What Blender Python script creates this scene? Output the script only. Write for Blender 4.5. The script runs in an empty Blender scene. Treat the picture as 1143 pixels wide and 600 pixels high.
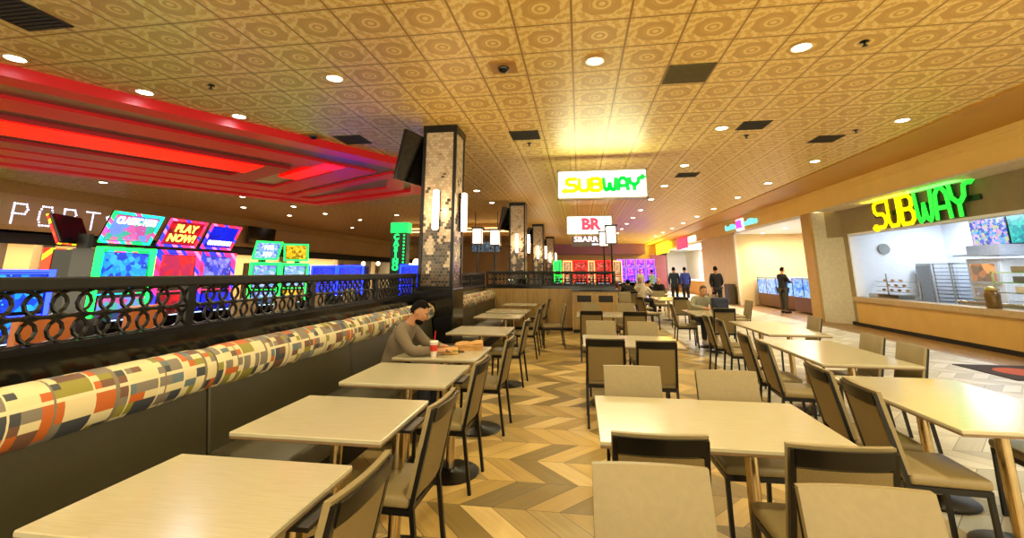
import bpy, bmesh, math, random
from mathutils import Vector, Matrix, Euler
random.seed(7)
sc = bpy.context.scene
COL = sc.collection
PI = math.pi

# ------------------------------------------------------------------ camera, world, exposure
F, CY, YAW, PITCH, ROLL, EYE = 492.4, 200.4, math.radians(-8.51), math.radians(11.78), math.radians(.09), 1.60
cam = bpy.data.cameras.new('camera'); camo = bpy.data.objects.new('camera', cam); COL.objects.link(camo)
cam.sensor_fit = 'HORIZONTAL'; cam.sensor_width = 36; cam.lens = F / 1143 * 36
cam.shift_y = -(300 - CY) / 1143
cam.clip_start = .05; cam.clip_end = 200
fw = Vector((math.sin(YAW) * math.cos(PITCH), math.cos(YAW) * math.cos(PITCH), math.sin(PITCH)))
rt = Vector((math.cos(YAW), -math.sin(YAW), 0)); up = rt.cross(fw)
r2 = math.cos(ROLL) * rt + math.sin(ROLL) * up; u2 = -math.sin(ROLL) * rt + math.cos(ROLL) * up
camo.matrix_world = Matrix(((r2.x, u2.x, -fw.x, 0), (r2.y, u2.y, -fw.y, 0), (r2.z, u2.z, -fw.z, EYE), (0, 0, 0, 1)))
sc.camera = camo
w = bpy.data.worlds.new('world'); sc.world = w; w.use_nodes = True
w.node_tree.nodes['Background'].inputs[0].default_value = (1, .86, .56, 1)
w.node_tree.nodes['Background'].inputs[1].default_value = 2.5
vs = sc.view_settings
vs.view_transform = 'Standard'; vs.look = 'None'; vs.gamma = 1; vs.use_curve_mapping = False
vs.exposure = 0.35
sc.cycles.use_denoising = True
sc.cycles.sample_clamp_indirect = 6
SPOT = 155       # watts of one ceiling downlight

# ------------------------------------------------------------------ materials
MATS = {}
def nt(name):
    m = bpy.data.materials.new(name); m.use_nodes = True
    t = m.node_tree; b = t.nodes['Principled BSDF']; MATS[name] = m
    return m, t, b
def srgb(c):
    if isinstance(c, str):
        c = [int(c[i:i+2], 16) / 255 for i in (0, 2, 4)]
        return tuple(x / 12.92 if x <= .04045 else ((x + .055) / 1.055) ** 2.4 for x in c)
    return tuple(c)
def pm(name, c, rough=.5, metal=0, noise=.08, nscale=12, bump=0, spec=None):
    """plain material with a slight procedural tone variation"""
    if name in MATS: return MATS[name]
    m, t, b = nt(name); c = srgb(c)
    n = t.nodes.new('ShaderNodeTexNoise'); n.inputs['Scale'].default_value = nscale; n.inputs['Detail'].default_value = 3
    tc = t.nodes.new('ShaderNodeTexCoord'); t.links.new(tc.outputs['Object'], n.inputs['Vector'])
    r = t.nodes.new('ShaderNodeValToRGB'); r.color_ramp.elements[0].position = .3; r.color_ramp.elements[1].position = .7
    r.color_ramp.elements[0].color = (*[x * (1 - noise) for x in c], 1); r.color_ramp.elements[1].color = (*[min(1, x * (1 + noise)) for x in c], 1)
    t.links.new(n.outputs['Fac'], r.inputs[0]); t.links.new(r.outputs[0], b.inputs['Base Color'])
    b.inputs['Roughness'].default_value = rough; b.inputs['Metallic'].default_value = metal
    if spec is not None: b.inputs['Specular IOR Level'].default_value = spec
    if bump:
        bp = t.nodes.new('ShaderNodeBump'); bp.inputs['Strength'].default_value = bump; bp.inputs['Distance'].default_value = .01
        t.links.new(n.outputs['Fac'], bp.inputs['Height']); t.links.new(bp.outputs[0], b.inputs['Normal'])
    return m
def em(name, c, s=1.0, base=None):
    if name in MATS: return MATS[name]
    m, t, b = nt(name); c = srgb(c)
    b.inputs['Base Color'].default_value = (*(srgb(base) if base else c), 1); b.inputs['Roughness'].default_value = .4
    b.inputs['Emission Color'].default_value = (*c, 1); b.inputs['Emission Strength'].default_value = s
    return m
class G:
    """tiny node-graph helper"""
    def __init__(s, t): s.t = t
    def m(s, op, a, b=None, c=None):
        n = s.t.nodes.new('ShaderNodeMath'); n.operation = op
        for i, v in enumerate((a, b, c)):
            if v is None: continue
            if isinstance(v, (int, float)): n.inputs[i].default_value = v
            else: s.t.links.new(v, n.inputs[i])
        return n.outputs[0]
    def sep(s, v):
        n = s.t.nodes.new('ShaderNodeSeparateXYZ'); s.t.links.new(v, n.inputs[0]); return n.outputs
    def comb(s, x, y, z=0):
        n = s.t.nodes.new('ShaderNodeCombineXYZ')
        for i, v in enumerate((x, y, z)):
            if isinstance(v, (int, float)): n.inputs[i].default_value = v
            else: s.t.links.new(v, n.inputs[i])
        return n.outputs[0]
    def coord(s, k='Object'):
        return s.t.nodes.new('ShaderNodeTexCoord').outputs[k]
    def white(s, v):
        n = s.t.nodes.new('ShaderNodeTexWhiteNoise'); n.noise_dimensions = '3D'; s.t.links.new(v, n.inputs['Vector']); return n.outputs['Value']
    def noise(s, v, sc=5, det=3, rough=.5):
        n = s.t.nodes.new('ShaderNodeTexNoise'); s.t.links.new(v, n.inputs['Vector']); n.inputs['Scale'].default_value = sc
        n.inputs['Detail'].default_value = det; n.inputs['Roughness'].default_value = rough; return n.outputs['Fac']
    def ramp(s, f, stops, const=False):
        n = s.t.nodes.new('ShaderNodeValToRGB'); cr = n.color_ramp
        if const: cr.interpolation = 'CONSTANT'
        while len(cr.elements) < len(stops): cr.elements.new(.5)
        for e, (p, c) in zip(cr.elements, stops): e.position = p; e.color = (*srgb(c), 1)
        s.t.links.new(f, n.inputs[0]); return n.outputs[0]
    def mix(s, f, a, b, mode='MIX'):
        n = s.t.nodes.new('ShaderNodeMix'); n.data_type = 'RGBA'; n.blend_type = mode
        for i, v in ((0, f), (6, a), (7, b)):
            if isinstance(v, (int, float)): n.inputs[i].default_value = v
            elif isinstance(v, (tuple, str)): n.inputs[i].default_value = (*srgb(v), 1)
            else: s.t.links.new(v, n.inputs[i])
        return n.outputs[2]
    def bump(s, h, st, d, b):
        n = s.t.nodes.new('ShaderNodeBump'); n.inputs['Strength'].default_value = st; n.inputs['Distance'].default_value = d
        s.t.links.new(h, n.inputs['Height']); s.t.links.new(n.outputs[0], b.inputs['Normal'])

def mat_floor():
    m, t, b = nt('chevron_planks'); g = G(t)
    x, y, z = g.sep(g.coord())
    W = .405; yy = g.m('DIVIDE', g.m('SUBTRACT', y, .165), W)
    row = g.m('FLOOR', yy); fy = g.m('SUBTRACT', yy, row)
    par = g.m('MODULO', g.m('ADD', row, 200), 2)
    sgn = g.m('SUBTRACT', 1, g.m('MULTIPLY', par, 2))
    xs = g.m('SUBTRACT', x, g.m('MULTIPLY', g.m('MULTIPLY', g.m('SUBTRACT', fy, .5), sgn), .36))
    px = g.m('DIVIDE', xs, .235); col = g.m('FLOOR', px); fx = g.m('SUBTRACT', px, col)
    rnd = g.white(g.comb(col, row, 3.3))
    gx = g.m('MINIMUM', fx, g.m('SUBTRACT', 1, fx)); gy = g.m('MINIMUM', fy, g.m('SUBTRACT', 1, fy))
    gap = g.m('MINIMUM', g.m('DIVIDE', gx, .025), g.m('DIVIDE', gy, .012)); gap = g.m('MINIMUM', gap, 1)
    # grain runs along the slanted plank
    gv = g.comb(g.m('MULTIPLY', xs, 26), g.m('MULTIPLY', y, 2.2), g.m('MULTIPLY', rnd, 40))
    grain = g.noise(gv, 1.0, 5, .6)
    wood = g.ramp(rnd, [(0, '8a7440'), (.16, 'bc9c58'), (.34, 'd8b66c'), (.5, 'a68c50'), (.62, 'e2c484'), (.8, 'b49a5e'), (.92, '7c6a42')], True)
    wood = g.mix(g.m('MULTIPLY', grain, .5), wood, (.13, .085, .03), 'MIX')
    pale = g.ramp(rnd, [(0, 'b7b09c'), (.25, 'c9c4b4'), (.5, 'aaa491'), (.75, 'd3cfc2')], True)
    pale = g.mix(g.m('MULTIPLY', grain, .3), pale, (.25, .23, .19))
    ed = g.m('GREATER_THAN', x, 2.36)
    brd = g.ramp(g.noise(g.comb(g.m('MULTIPLY', x, 8), g.m('MULTIPLY', y, 1.2), 0), 2, 4), [(.3, '6e5230'), (.7, '92703f')])
    c = g.mix(ed, wood, pale)
    c = g.mix(g.m('GREATER_THAN', x, 7.3), c, brd)
    c = g.mix(gap, (.05, .035, .02), c)
    t.links.new(c, b.inputs['Base Color'])
    t.links.new(g.m('ADD', .27, g.m('MULTIPLY', grain, .25)), b.inputs['Roughness'])
    g.bump(gap, .25, .003, b)
    return m
def mat_ceiling():
    m, t, b = nt('pressed_tin_tiles'); g = G(t)
    x, y, z = g.sep(g.coord())
    T = .61
    px = g.m('DIVIDE', g.m('ADD', x, .007 + T * 100), T); py = g.m('DIVIDE', g.m('ADD', y, T * 100 - 4.33), T)
    fx = g.m('SUBTRACT', g.m('FRACT', px), .5); fy = g.m('SUBTRACT', g.m('FRACT', py), .5)
    ax = g.m('ABSOLUTE', fx); ay = g.m('ABSOLUTE', fy)
    d0 = g.m('SQRT', g.m('ADD', g.m('MULTIPLY', fx, fx), g.m('MULTIPLY', fy, fy)))
    wob = g.noise(g.comb(x, y, 0), 9, 2)
    d = g.m('ADD', d0, g.m('MULTIPLY', g.m('SUBTRACT', wob, .5), .03))
    sq = g.m('MAXIMUM', ax, ay)
    edge = g.m('SUBTRACT', .5, sq)
    rings = g.m('ADD', .5, g.m('MULTIPLY', g.m('SINE', g.m('MULTIPLY', d, 60)), .5))
    inr = g.m('LESS_THAN', d, .21)
    # the diamond-cut dark field round the medallion
    dia = g.m('ADD', ax, ay)
    fld = g.m('MULTIPLY', g.m('LESS_THAN', g.m('MAXIMUM', sq, g.m('MULTIPLY', dia, .66)), .315), g.m('GREATER_THAN', d, .21))
    # scroll work in the outer field
    ang = g.m('ARCTAN2', fy, fx)
    wv = g.m('SINE', g.m('ADD', g.m('MULTIPLY', ang, 8), g.m('MULTIPLY', d, 26)))
    nz = g.noise(g.comb(g.m('MULTIPLY', ax, 9), g.m('MULTIPLY', ay, 9), 0), 1.6, 2)
    scroll = g.m('GREATER_THAN', g.m('ADD', g.m('MULTIPLY', wv, .12), nz), .5)
    h = g.m('ADD', g.m('MULTIPLY', inr, rings), g.m('MULTIPLY', g.m('MULTIPLY', g.m('SUBTRACT', 1, inr), g.m('SUBTRACT', 1, fld)), g.m('ADD', .35, g.m('MULTIPLY', scroll, .6))))
    groove = g.m('LESS_THAN', edge, .022)
    h = g.m('MULTIPLY', h, g.m('SUBTRACT', 1, groove))
    c = g.ramp(h, [(0, 'd0a450'), (.35, 'e2b85c'), (.7, 'eecb72'), (1, 'f7dc8a')])
    c = g.mix(groove, c, 'b88c34')
    grv2 = g.m('LESS_THAN', edge, .007)
    c = g.mix(grv2, c, '6e5020')
    big = g.noise(g.comb(x, y, 0), .5, 2)
    c = g.mix(g.m('MULTIPLY', big, .25), c, 'b98f52')
    t.links.new(c, b.inputs['Base Color'])
    b.inputs['Roughness'].default_value = .45; b.inputs['Metallic'].default_value = .08
    g.bump(h, .35, .01, b)
    return m
def mat_patch():
    m, t, b = nt('patchwork_fabric'); g = G(t)
    u, v, _ = g.sep(g.coord('UV'))
    u = g.m('DIVIDE', u, .056); v = g.m('DIVIDE', v, .052)
    u = g.m('ADD', u, g.m('MULTIPLY', g.m('SINE', g.m('MULTIPLY', u, 1.9)), .2)); v = g.m('ADD', v, g.m('MULTIPLY', g.m('SINE', g.m('MULTIPLY', v, 2.3)), .15))
    cu, cv = g.m('FLOOR', u), g.m('FLOOR', v)
    r1 = g.white(g.comb(cu, cv, 1.5))
    cu2, cv2 = g.m('FLOOR', g.m('DIVIDE', u, 2)), g.m('FLOOR', g.m('DIVIDE', v, 2))
    r2_ = g.white(g.comb(cu2, cv2, 7.1)); pick = g.white(g.comb(cu2, cv2, 9.7))
    r = g.mix(g.m('GREATER_THAN', pick, .72), r1, r2_)
    rr = t.nodes.new('ShaderNodeSeparateColor'); t.links.new(r, rr.inputs[0])
    c = g.ramp(rr.outputs[0], [(0, 'd4c79c'), (.27, '7c7468'), (.45, 'b85e24'), (.56, '3c4048'), (.66, '8a8434'), (.75, '6c4c3c'), (.86, 'd8cca2'), (.93, '5f7078')], True)
    fu, fv = g.m('FRACT', g.m('DIVIDE', u, 3)), g.m('FRACT', g.m('DIVIDE', v, 4))
    st = g.m('MAXIMUM', g.m('LESS_THAN', fu, .07), g.m('LESS_THAN', fv, .06))
    c = g.mix(st, c, 'd8cca4')
    st2 = g.m('LESS_THAN', g.m('FRACT', g.m('ADD', g.m('DIVIDE', u, 5), .4)), .05)
    c = g.mix(st2, c, '7a6e5c')
    t.links.new(c, b.inputs['Base Color']); b.inputs['Roughness'].default_value = .55
    g.bump(g.noise(g.coord('UV'), 260, 1), .15, .002, b)
    return m
def mat_mosaic():
    m, t, b = nt('hexagon_mosaic'); g = G(t)
    x, y, z = g.sep(g.coord())
    S = .062
    u = g.m('DIVIDE', g.m('ADD', x, y), S); v = g.m('DIVIDE', z, S * .87)
    row = g.m('FLOOR', v); off = g.m('MULTIPLY', g.m('MODULO', g.m('ADD', row, 100), 2), .5)
    cu = g.m('FLOOR', g.m('ADD', u, off)); fu = g.m('FRACT', g.m('ADD', u, off)); fv = g.m('FRACT', v)
    rnd = g.white(g.comb(cu, row, 2.2))
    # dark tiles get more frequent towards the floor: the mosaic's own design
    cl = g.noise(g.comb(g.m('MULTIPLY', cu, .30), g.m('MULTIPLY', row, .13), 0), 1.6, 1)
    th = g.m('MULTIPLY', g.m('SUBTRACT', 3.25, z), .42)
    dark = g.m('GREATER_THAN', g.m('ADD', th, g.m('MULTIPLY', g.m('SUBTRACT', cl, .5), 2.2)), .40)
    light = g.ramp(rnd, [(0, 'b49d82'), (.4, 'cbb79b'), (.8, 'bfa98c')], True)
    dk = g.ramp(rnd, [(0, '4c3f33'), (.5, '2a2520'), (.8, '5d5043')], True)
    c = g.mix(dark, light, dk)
    gr = g.m('LESS_THAN', g.m('MINIMUM', g.m('MINIMUM', fu, g.m('SUBTRACT', 1, fu)), g.m('MINIMUM', fv, g.m('SUBTRACT', 1, fv))), .03)
    c = g.mix(gr, c, '8d7c66')
    t.links.new(c, b.inputs['Base Color']); b.inputs['Roughness'].default_value = .25
    return m
def mat_wood(name, c1, c2, rough=.4, ax='z'):
    m, t, b = nt(name); g = G(t)
    x, y, z = g.sep(g.coord())
    v = g.comb(g.m('MULTIPLY', x, 14 if ax != 'x' else 1), g.m('MULTIPLY', y, 14 if ax != 'y' else 1), g.m('MULTIPLY', z, 1.2 if ax == 'z' else 14))
    c = g.ramp(g.noise(v, 1.2, 4, .6), [(.3, c1), (.7, c2)])
    t.links.new(c, b.inputs['Base Color']); b.inputs['Roughness'].default_value = rough
    return m
def mat_table():
    m, t, b = nt('cream_laminate'); g = G(t)
    x, y, z = g.sep(g.coord())
    n = g.noise(g.comb(g.m('MULTIPLY', x, 3), g.m('MULTIPLY', y, 60), 0), 2, 3)
    t.links.new(g.ramp(n, [(.3, 'b0a88c'), (.7, 'b8b298')]), b.inputs['Base Color'])
    b.inputs['Roughness'].default_value = .22; b.inputs['Coat Weight'].default_value = .3; b.inputs['Coat Roughness'].default_value = .15
    return m
def mat_screen(name, cols, scale=6, s=1.6, seed=0):
    """glowing game-screen artwork: soft shapes in the given colours"""
    m, t, b = nt(name); g = G(t)
    x, y, z = g.sep(g.coord())
    v = g.comb(g.m('ADD', x, seed), g.m('ADD', y, seed * 1.7), z)
    vo = t.nodes.new('ShaderNodeTexVoronoi'); vo.inputs['Scale'].default_value = scale * 2.0; t.links.new(v, vo.inputs['Vector'])
    sp = t.nodes.new('ShaderNodeSeparateColor'); t.links.new(vo.outputs['Color'], sp.inputs[0])
    n = len(cols); c = g.ramp(sp.outputs[0], [(i / n, cc) for i, cc in enumerate(cols)], True)
    nz = g.noise(v, scale * 1.5, 3)
    c = g.mix(g.m('MULTIPLY', nz, .6), c, cols[0])
    c = g.mix(g.m('LESS_THAN', vo.outputs['Distance'], .16), c, cols[-1])
    b.inputs['Base Color'].default_value = (.01, .01, .01, 1); b.inputs['Roughness'].default_value = .3
    t.links.new(c, b.inputs['Emission Color']); b.inputs['Emission Strength'].default_value = s
    return m
def mat_border(name, cols, s=2.2, cell=.09):
    m, t, b = nt(name); g = G(t)
    x, y, z = g.sep(g.coord())
    k = g.m('FLOOR', g.m('DIVIDE', g.m('ADD', g.m('ADD', y, z), x), cell))
    r = g.white(g.comb(k, 0, 0)); n = len(cols)
    c = g.ramp(r, [(i / n, cc) for i, cc in enumerate(cols)], True)
    b.inputs['Base Color'].default_value = (.01, .01, .01, 1)
    t.links.new(c, b.inputs['Emission Color']); b.inputs['Emission Strength'].default_value = s
    return m
def mat_glass(name, c='ffffff', rough=.02, alpha=.12):
    m, t, b = nt(name)
    tr = t.nodes.new('ShaderNodeBsdfTransparent'); gl = t.nodes.new('ShaderNodeBsdfGlossy'); mx = t.nodes.new('ShaderNodeMixShader')
    gl.inputs['Roughness'].default_value = rough; tr.inputs[0].default_value = (*srgb(c), 1); mx.inputs[0].default_value = alpha
    t.links.new(tr.outputs[0], mx.inputs[1]); t.links.new(gl.outputs[0], mx.inputs[2]); t.links.new(mx.outputs[0], t.nodes['Material Output'].inputs[0])
    return m
def mat_carpet():
    m, t, b = nt('casino_carpet'); g = G(t)
    vo = t.nodes.new('ShaderNodeTexVoronoi'); vo.inputs['Scale'].default_value = 1.4; t.links.new(g.coord(), vo.inputs['Vector'])
    c = g.ramp(vo.outputs['Distance'], [(.0, '6a4a22'), (.25, '3b1418'), (.5, '241016'), (.8, '57371c')])
    t.links.new(c, b.inputs['Base Color']); b.inputs['Roughness'].default_value = .95
    return m
M = dict(
    floor=mat_floor(), ceil=mat_ceiling(), patch=mat_patch(), mosaic=mat_mosaic(), table=mat_table(), carpet=mat_carpet(),
    tabedge=pm('table_edge_brown', '7a6244', .45), steel=pm('brushed_steel', 'c8b48c', .2, 1), chrome=pm('polished_steel', 'b8b4a8', .15, 1),
    black=pm('black_metal', '0c0a08', .32, .3), blackg=pm('gloss_black', '0b0a09', .12), blackm=pm('matte_black', '0a0908', .6),
    vinyl=pm('tan_vinyl', '83744f', .42, 0, .05, 40, .05), vinyl_b=pm('tan_weave', '74623a', .6, 0, .12, 160, .1), olive=pm('olive_vinyl', '35311e', .38, 0, .06, 30, .04),
    seatv=pm('seat_vinyl_grey', '4c4736', .4, 0, .06, 30, .04), panel=mat_wood('wall_panel_wood', '8d6f3c', 'a5854c'), panel2=mat_wood('counter_wood', '927442', 'ae8e54'),
    fascia=pm('ochre_paint', 'efcc72', .5, 0, .04, 1.5), band=pm('amber_paint', 'c08c2c', .55, 0, .05, 1.5), beige=pm('beige_paint', 'd8bf88', .6, 0, .04, 2),
    cream=pm('cream_trim', 'd8cbb0', .5), stone=pm('olive_stone_wall', '8d7e5c', .55, 0, .08, 3), jambw=pm('pale_jamb_panel', 'c3bda6', .4), jambt=pm('jamb_trim_gold', 'b6914c', .45),
    white=pm('white_paint', 'e8ecf2', .5, 0, .02), counter=pm('tan_counter_front', 'c8a055', .45, 0, .06, 2), ledge=pm('tan_ledge', 'b49a72', .3),
    redp=em('red_glow_band', (.42, .004, .006), .35), maroon=em('maroon_glow_band', (.2, .004, .006), .5), bronze=pm('bronze_mirror', '8a6c58', .28, .5), redlit=em('red_light_panel', (1, .0, .0), 1.0),  # red and maroon bands carry a dim added glow to look brighter
    caswall=pm('casino_wall_tan', 'b88e58', .6, 0, .05, 1.5), casceil=pm('casino_soffit', 'b08748', .6), dk=pm('dark_band', '17120e', .5), green=em('green_neon', '14e060', 2.2), greend=pm('dark_green', '06301a', .4),
    lamp=em('lamp_lens', (1, .93, .78), 14), lampw=em('white_lamp_lens', (.86, .9, 1), 16), sconce=em('sconce_tube', (1, .78, .5), 7), signw=em('white_sign_face', (1, 1, .97), 1.7),
    vent=pm('vent_olive', '5e5026', .6), grille=pm('vent_dark', '2e2415', .7), skin=pm('skin_tan', 'b07c56', .5), skinp=pm('skin_fair', 'c8946c', .5), hair=pm('dark_hair', '0a0705', .9, spec=.15), hairg=pm('brown_hair', '4c3826', .6),
    eye=pm('eye_white', 'e6e0d8', .3), pupil=pm('eye_dark', '120c08', .2), glass=mat_glass('clear_glass'), glass_b=mat_glass('freezer_glass', 'd8ecff', .02, .15), pap=pm('paper_bag', 'b78a50', .8, 0, .1, 30, .3),
    yell=em('yellow_neon', (1, .82, .02), 2.2), gneon=em('green_sign_neon', (.03, .95, .08), 1.7), ylet=em('yellow_letter_face', (.9, .55, .0), .85), glet=em('green_letter_face', (0, .5, .06), .8), pink=em('pink_letter_face', (.6, .06, .12), .8),
)
# ------------------------------------------------------------------ mesh builder
class MB:
    def __init__(s): s.v = []; s.f = []; s.mi = []; s.uv = {}; s.mats = []
    def mat(s, m):
        m = M[m] if isinstance(m, str) else m
        if m not in s.mats: s.mats.append(m)
        return s.mats.index(m)
    def add(s, vs_, fs, m, X=None, uvs=None):
        k = s.mat(m); o = len(s.v)
        s.v += [tuple(X @ Vector(p)) if X else tuple(p) for p in vs_]
        for i, f in enumerate(fs):
            s.f.append([o + j for j in f]); s.mi.append(k)
            if uvs: s.uv[len(s.f) - 1] = uvs[i]
        return s
    def box(s, x0, y0, z0, x1, y1, z1, m, X=None):
        v = [(x, y, z) for z in (z0, z1) for y in (y0, y1) for x in (x0, x1)]
        return s.add(v, [(0, 2, 3, 1), (4, 5, 7, 6), (0, 1, 5, 4), (1, 3, 7, 5), (3, 2, 6, 7), (2, 0, 4, 6)], m, X)
    def rbox(s, x0, y0, z0, x1, y1, z1, m, r=.02, X=None, seg=2):
        """box with rounded edges"""
        bm = bmesh.new(); bmesh.ops.create_cube(bm, size=1)
        for v in bm.verts: v.co = Vector(((x0 + x1) / 2 + v.co.x * (x1 - x0), (y0 + y1) / 2 + v.co.y * (y1 - y0), (z0 + z1) / 2 + v.co.z * (z1 - z0)))
        r = min(r, .49 * min(x1 - x0, y1 - y0, z1 - z0))
        bmesh.ops.bevel(bm, geom=bm.edges[:], offset=r, segments=seg, profile=.5, affect='EDGES')
        return s.bm(bm, m, X)
    def bm(s, bm, m, X=None):
        bm.verts.ensure_lookup_table(); bm.verts.index_update()
        s.add([v.co[:] for v in bm.verts], [[v.index for v in f.verts] for f in bm.faces], m, X); bm.free(); return s
    def prism(s, pts, a, b, m, axis='z', X=None):
        """extrude a 2-D outline between a and b along an axis"""
        n = len(pts)
        def P(p, h): return {'z': (p[0], p[1], h), 'x': (h, p[0], p[1]), 'y': (p[0], h, p[1])}[axis]
        v = [P(p, a) for p in pts] + [P(p, b) for p in pts]
        f = [tuple(range(n))[::-1], tuple(range(n, 2 * n))] + [(i, (i + 1) % n, n + (i + 1) % n, n + i) for i in range(n)]
        return s.add(v, f, m, X)
    def tube(s, path, r, m, n=8, closed=False, X=None, sq=False, caps=True):
        P = [Vector(p) for p in path]; N = len(P); rs = r if isinstance(r, (list, tuple)) else [r] * N
        v = []; prev = None
        for i, p in enumerate(P):
            a = P[(i - 1) % N] if (closed or i > 0) else p; c = P[(i + 1) % N] if (closed or i < N - 1) else p
            d = (c - a).normalized()
            if prev is None:
                q = Vector((0, 0, 1)) if abs(d.z) < .9 else Vector((1, 0, 0))
                if sq and abs(d.z) >= .9: q = Vector((1, 0, 0))
                e1 = (q - d * q.dot(d)).normalized()
            else: e1 = (prev - d * prev.dot(d)).normalized()
            prev = e1; e2 = d.cross(e1)
            for k in range(n):
                t = 2 * PI * (k + (.5 if sq else 0)) / n
                v.append(tuple(p + (e1 * math.cos(t) + e2 * math.sin(t)) * rs[i]))
        f = []
        for i in range(N if closed else N - 1):
            j = (i + 1) % N
            for k in range(n): f.append((i * n + k, i * n + (k + 1) % n, j * n + (k + 1) % n, j * n + k))
        if not closed and caps: f += [tuple(range(n))[::-1], tuple((N - 1) * n + k for k in range(n))]
        return s.add(v, f, m, X)
    def lathe(s, prof, c, m, n=20, X=None):
        v = []; f = []
        for r, z in prof:
            for k in range(n): v.append((c[0] + r * math.cos(2 * PI * k / n), c[1] + r * math.sin(2 * PI * k / n), c[2] + z))
        for i in range(len(prof) - 1):
            for k in range(n): f.append((i * n + k, i * n + (k + 1) % n, (i + 1) * n + (k + 1) % n, (i + 1) * n + k))
        f += [tuple(range(n))[::-1], tuple((len(prof) - 1) * n + k for k in range(n))]
        return s.add(v, f, m, X)
    def ball(s, c, r, m, X=None, n=2):
        bm = bmesh.new(); bmesh.ops.create_icosphere(bm, subdivisions=n, radius=1)
        r = r if isinstance(r, tuple) else (r, r, r)
        for v in bm.verts: v.co = Vector((c[0] + v.co.x * r[0], c[1] + v.co.y * r[1], c[2] + v.co.z * r[2]))
        return s.bm(bm, m, X)
    def build(s, name, parent=None, smooth=False, loc=None, rot=None):
        me = bpy.data.meshes.new(name)
        me.from_pydata(s.v, [], s.f)
        for m in s.mats: me.materials.append(m)
        me.polygons.foreach_set('material_index', s.mi)
        if s.uv:
            ul = me.uv_layers.new(name='UVMap')
            for p in me.polygons:
                if p.index in s.uv:
                    for li, q in zip(p.loop_indices, s.uv[p.index]): ul.data[li].uv = q
        bm = bmesh.new(); bm.from_mesh(me); bmesh.ops.recalc_face_normals(bm, faces=bm.faces); bm.to_mesh(me); bm.free()
        if smooth:
            me.polygons.foreach_set('use_smooth', [True] * len(me.polygons))
            try: me.set_sharp_from_angle(angle=math.radians(40))
            except Exception: pass
        me.update()
        o = bpy.data.objects.new(name, me); COL.objects.link(o)
        if parent: o.parent = parent
        if loc: o.location = loc
        if rot: o.rotation_euler = rot
        return o
def tag(o, label=None, cat=None, group=None, kind=None):
    if label: o['label'] = label
    if cat: o['category'] = cat
    if group: o['group'] = group
    if kind: o['kind'] = kind
    return o
def thing(name, label, cat, loc=(0, 0, 0), rz=0, group=None):
    o = bpy.data.objects.new(name, None); COL.objects.link(o); o.location = loc; o.rotation_euler = (0, 0, rz); o.empty_display_size = .1
    return tag(o, label, cat, group)
def struct(o): return tag(o, kind='structure')
def dup(root, loc, rz, label, group=None):
    """a copy of a thing with copies of its parts, sub-parts and lamp"""
    r = root.copy(); COL.objects.link(r); r.location = loc; r.rotation_euler = (0, 0, rz); r['label'] = label
    if group: r['group'] = group
    for ch in list(root.children):
        c = ch.copy(); COL.objects.link(c); c.parent = r
        for g_ in ch.children:
            d = g_.copy(); COL.objects.link(d); d.parent = c
    return r
def light(kind, name, loc, energy, color, parent=None, size=.1, aim=None, **kw):
    l = bpy.data.lights.new(name, kind); l.energy = energy; l.color = color
    if kind == 'AREA':
        l.shape = 'RECTANGLE'; l.size = size[0]; l.size_y = size[1]
    else: l.shadow_soft_size = size
    for k, v in kw.items(): setattr(l, k, v)
    o = bpy.data.objects.new(name, l); COL.objects.link(o); o.location = loc
    if parent: o.parent = parent
    if aim: o.rotation_euler = Vector(aim).to_track_quat('-Z', 'Y').to_euler()
    return o
def text_mesh(txt, size, depth, m, bold=0, shear=0, space=1.0, align='CENTER'):
    """lettering as a solid mesh in the XZ plane facing -Y, centred on the origin"""
    cu = bpy.data.curves.new('lettering', 'FONT'); cu.body = txt; cu.size = size; cu.extrude = depth / 2; cu.offset = bold; cu.shear = shear
    cu.align_x = align; cu.align_y = 'CENTER'; cu.space_character = space; cu.resolution_u = 3
    o = bpy.data.objects.new('lettering', cu); COL.objects.link(o)
    dg = bpy.context.evaluated_depsgraph_get(); dg.update()
    me = bpy.data.meshes.new_from_object(o.evaluated_get(dg)); bpy.data.objects.remove(o)
    me.transform(Matrix.Rotation(PI / 2, 4, 'X')); me.materials.clear(); me.materials.append(M[m] if isinstance(m, str) else m)
    return me
def text_obj(name, txt, size, depth, m, loc, rz=0, parent=None, width=None, **kw):
    me = text_mesh(txt, size, depth, m, **kw)
    if width:
        xs = [v.co.x for v in me.vertices]; k = width / (max(xs) - min(xs))
        me.transform(Matrix.Diagonal((k, 1, 1, 1)))
    me.name = name; o = bpy.data.objects.new(name, me); COL.objects.link(o)
    if parent: o.parent = parent
    o.location = loc; o.rotation_euler = (0, 0, rz); return o

# ------------------------------------------------------------------ the setting
CH = 4.21
o = MB().box(-2.62, -3, -.12, 8.62, 62, 0, 'floor').build('floor'); struct(o)
o = MB().box(-30, -3, -.12, -2.62, 62, 0, 'carpet').build('floor'); struct(o)
o = MB().box(-16.8, -3, CH, 6.3, 46, CH + .1, 'ceil').build('ceiling'); struct(o)
o = MB().box(6.3, -3, CH + .02, 7.86, 62, CH + .12, 'band').build('ceiling'); struct(o)
o = MB().box(6.27, -3, CH - .03, 6.33, 62, CH + .02, 'band').build('trim_1'); struct(o)
# right fascia: board, moulding lines, underside
m_ = MB(); m_.box(7.82, -3, 3.60, 8.02, 62, 4.24, 'fascia')
m_.box(7.79, -3, 4.12, 7.83, 62, 4.24, 'fascia'); m_.box(7.80, -3, 3.98, 7.825, 62, 4.02, 'fascia')
struct(m_.build('wall_right_fascia'))
struct(MB().box(7.80, -3, 3.56, 8.6, 15.95, 3.60, 'cream').build('trim_2'))
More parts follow.
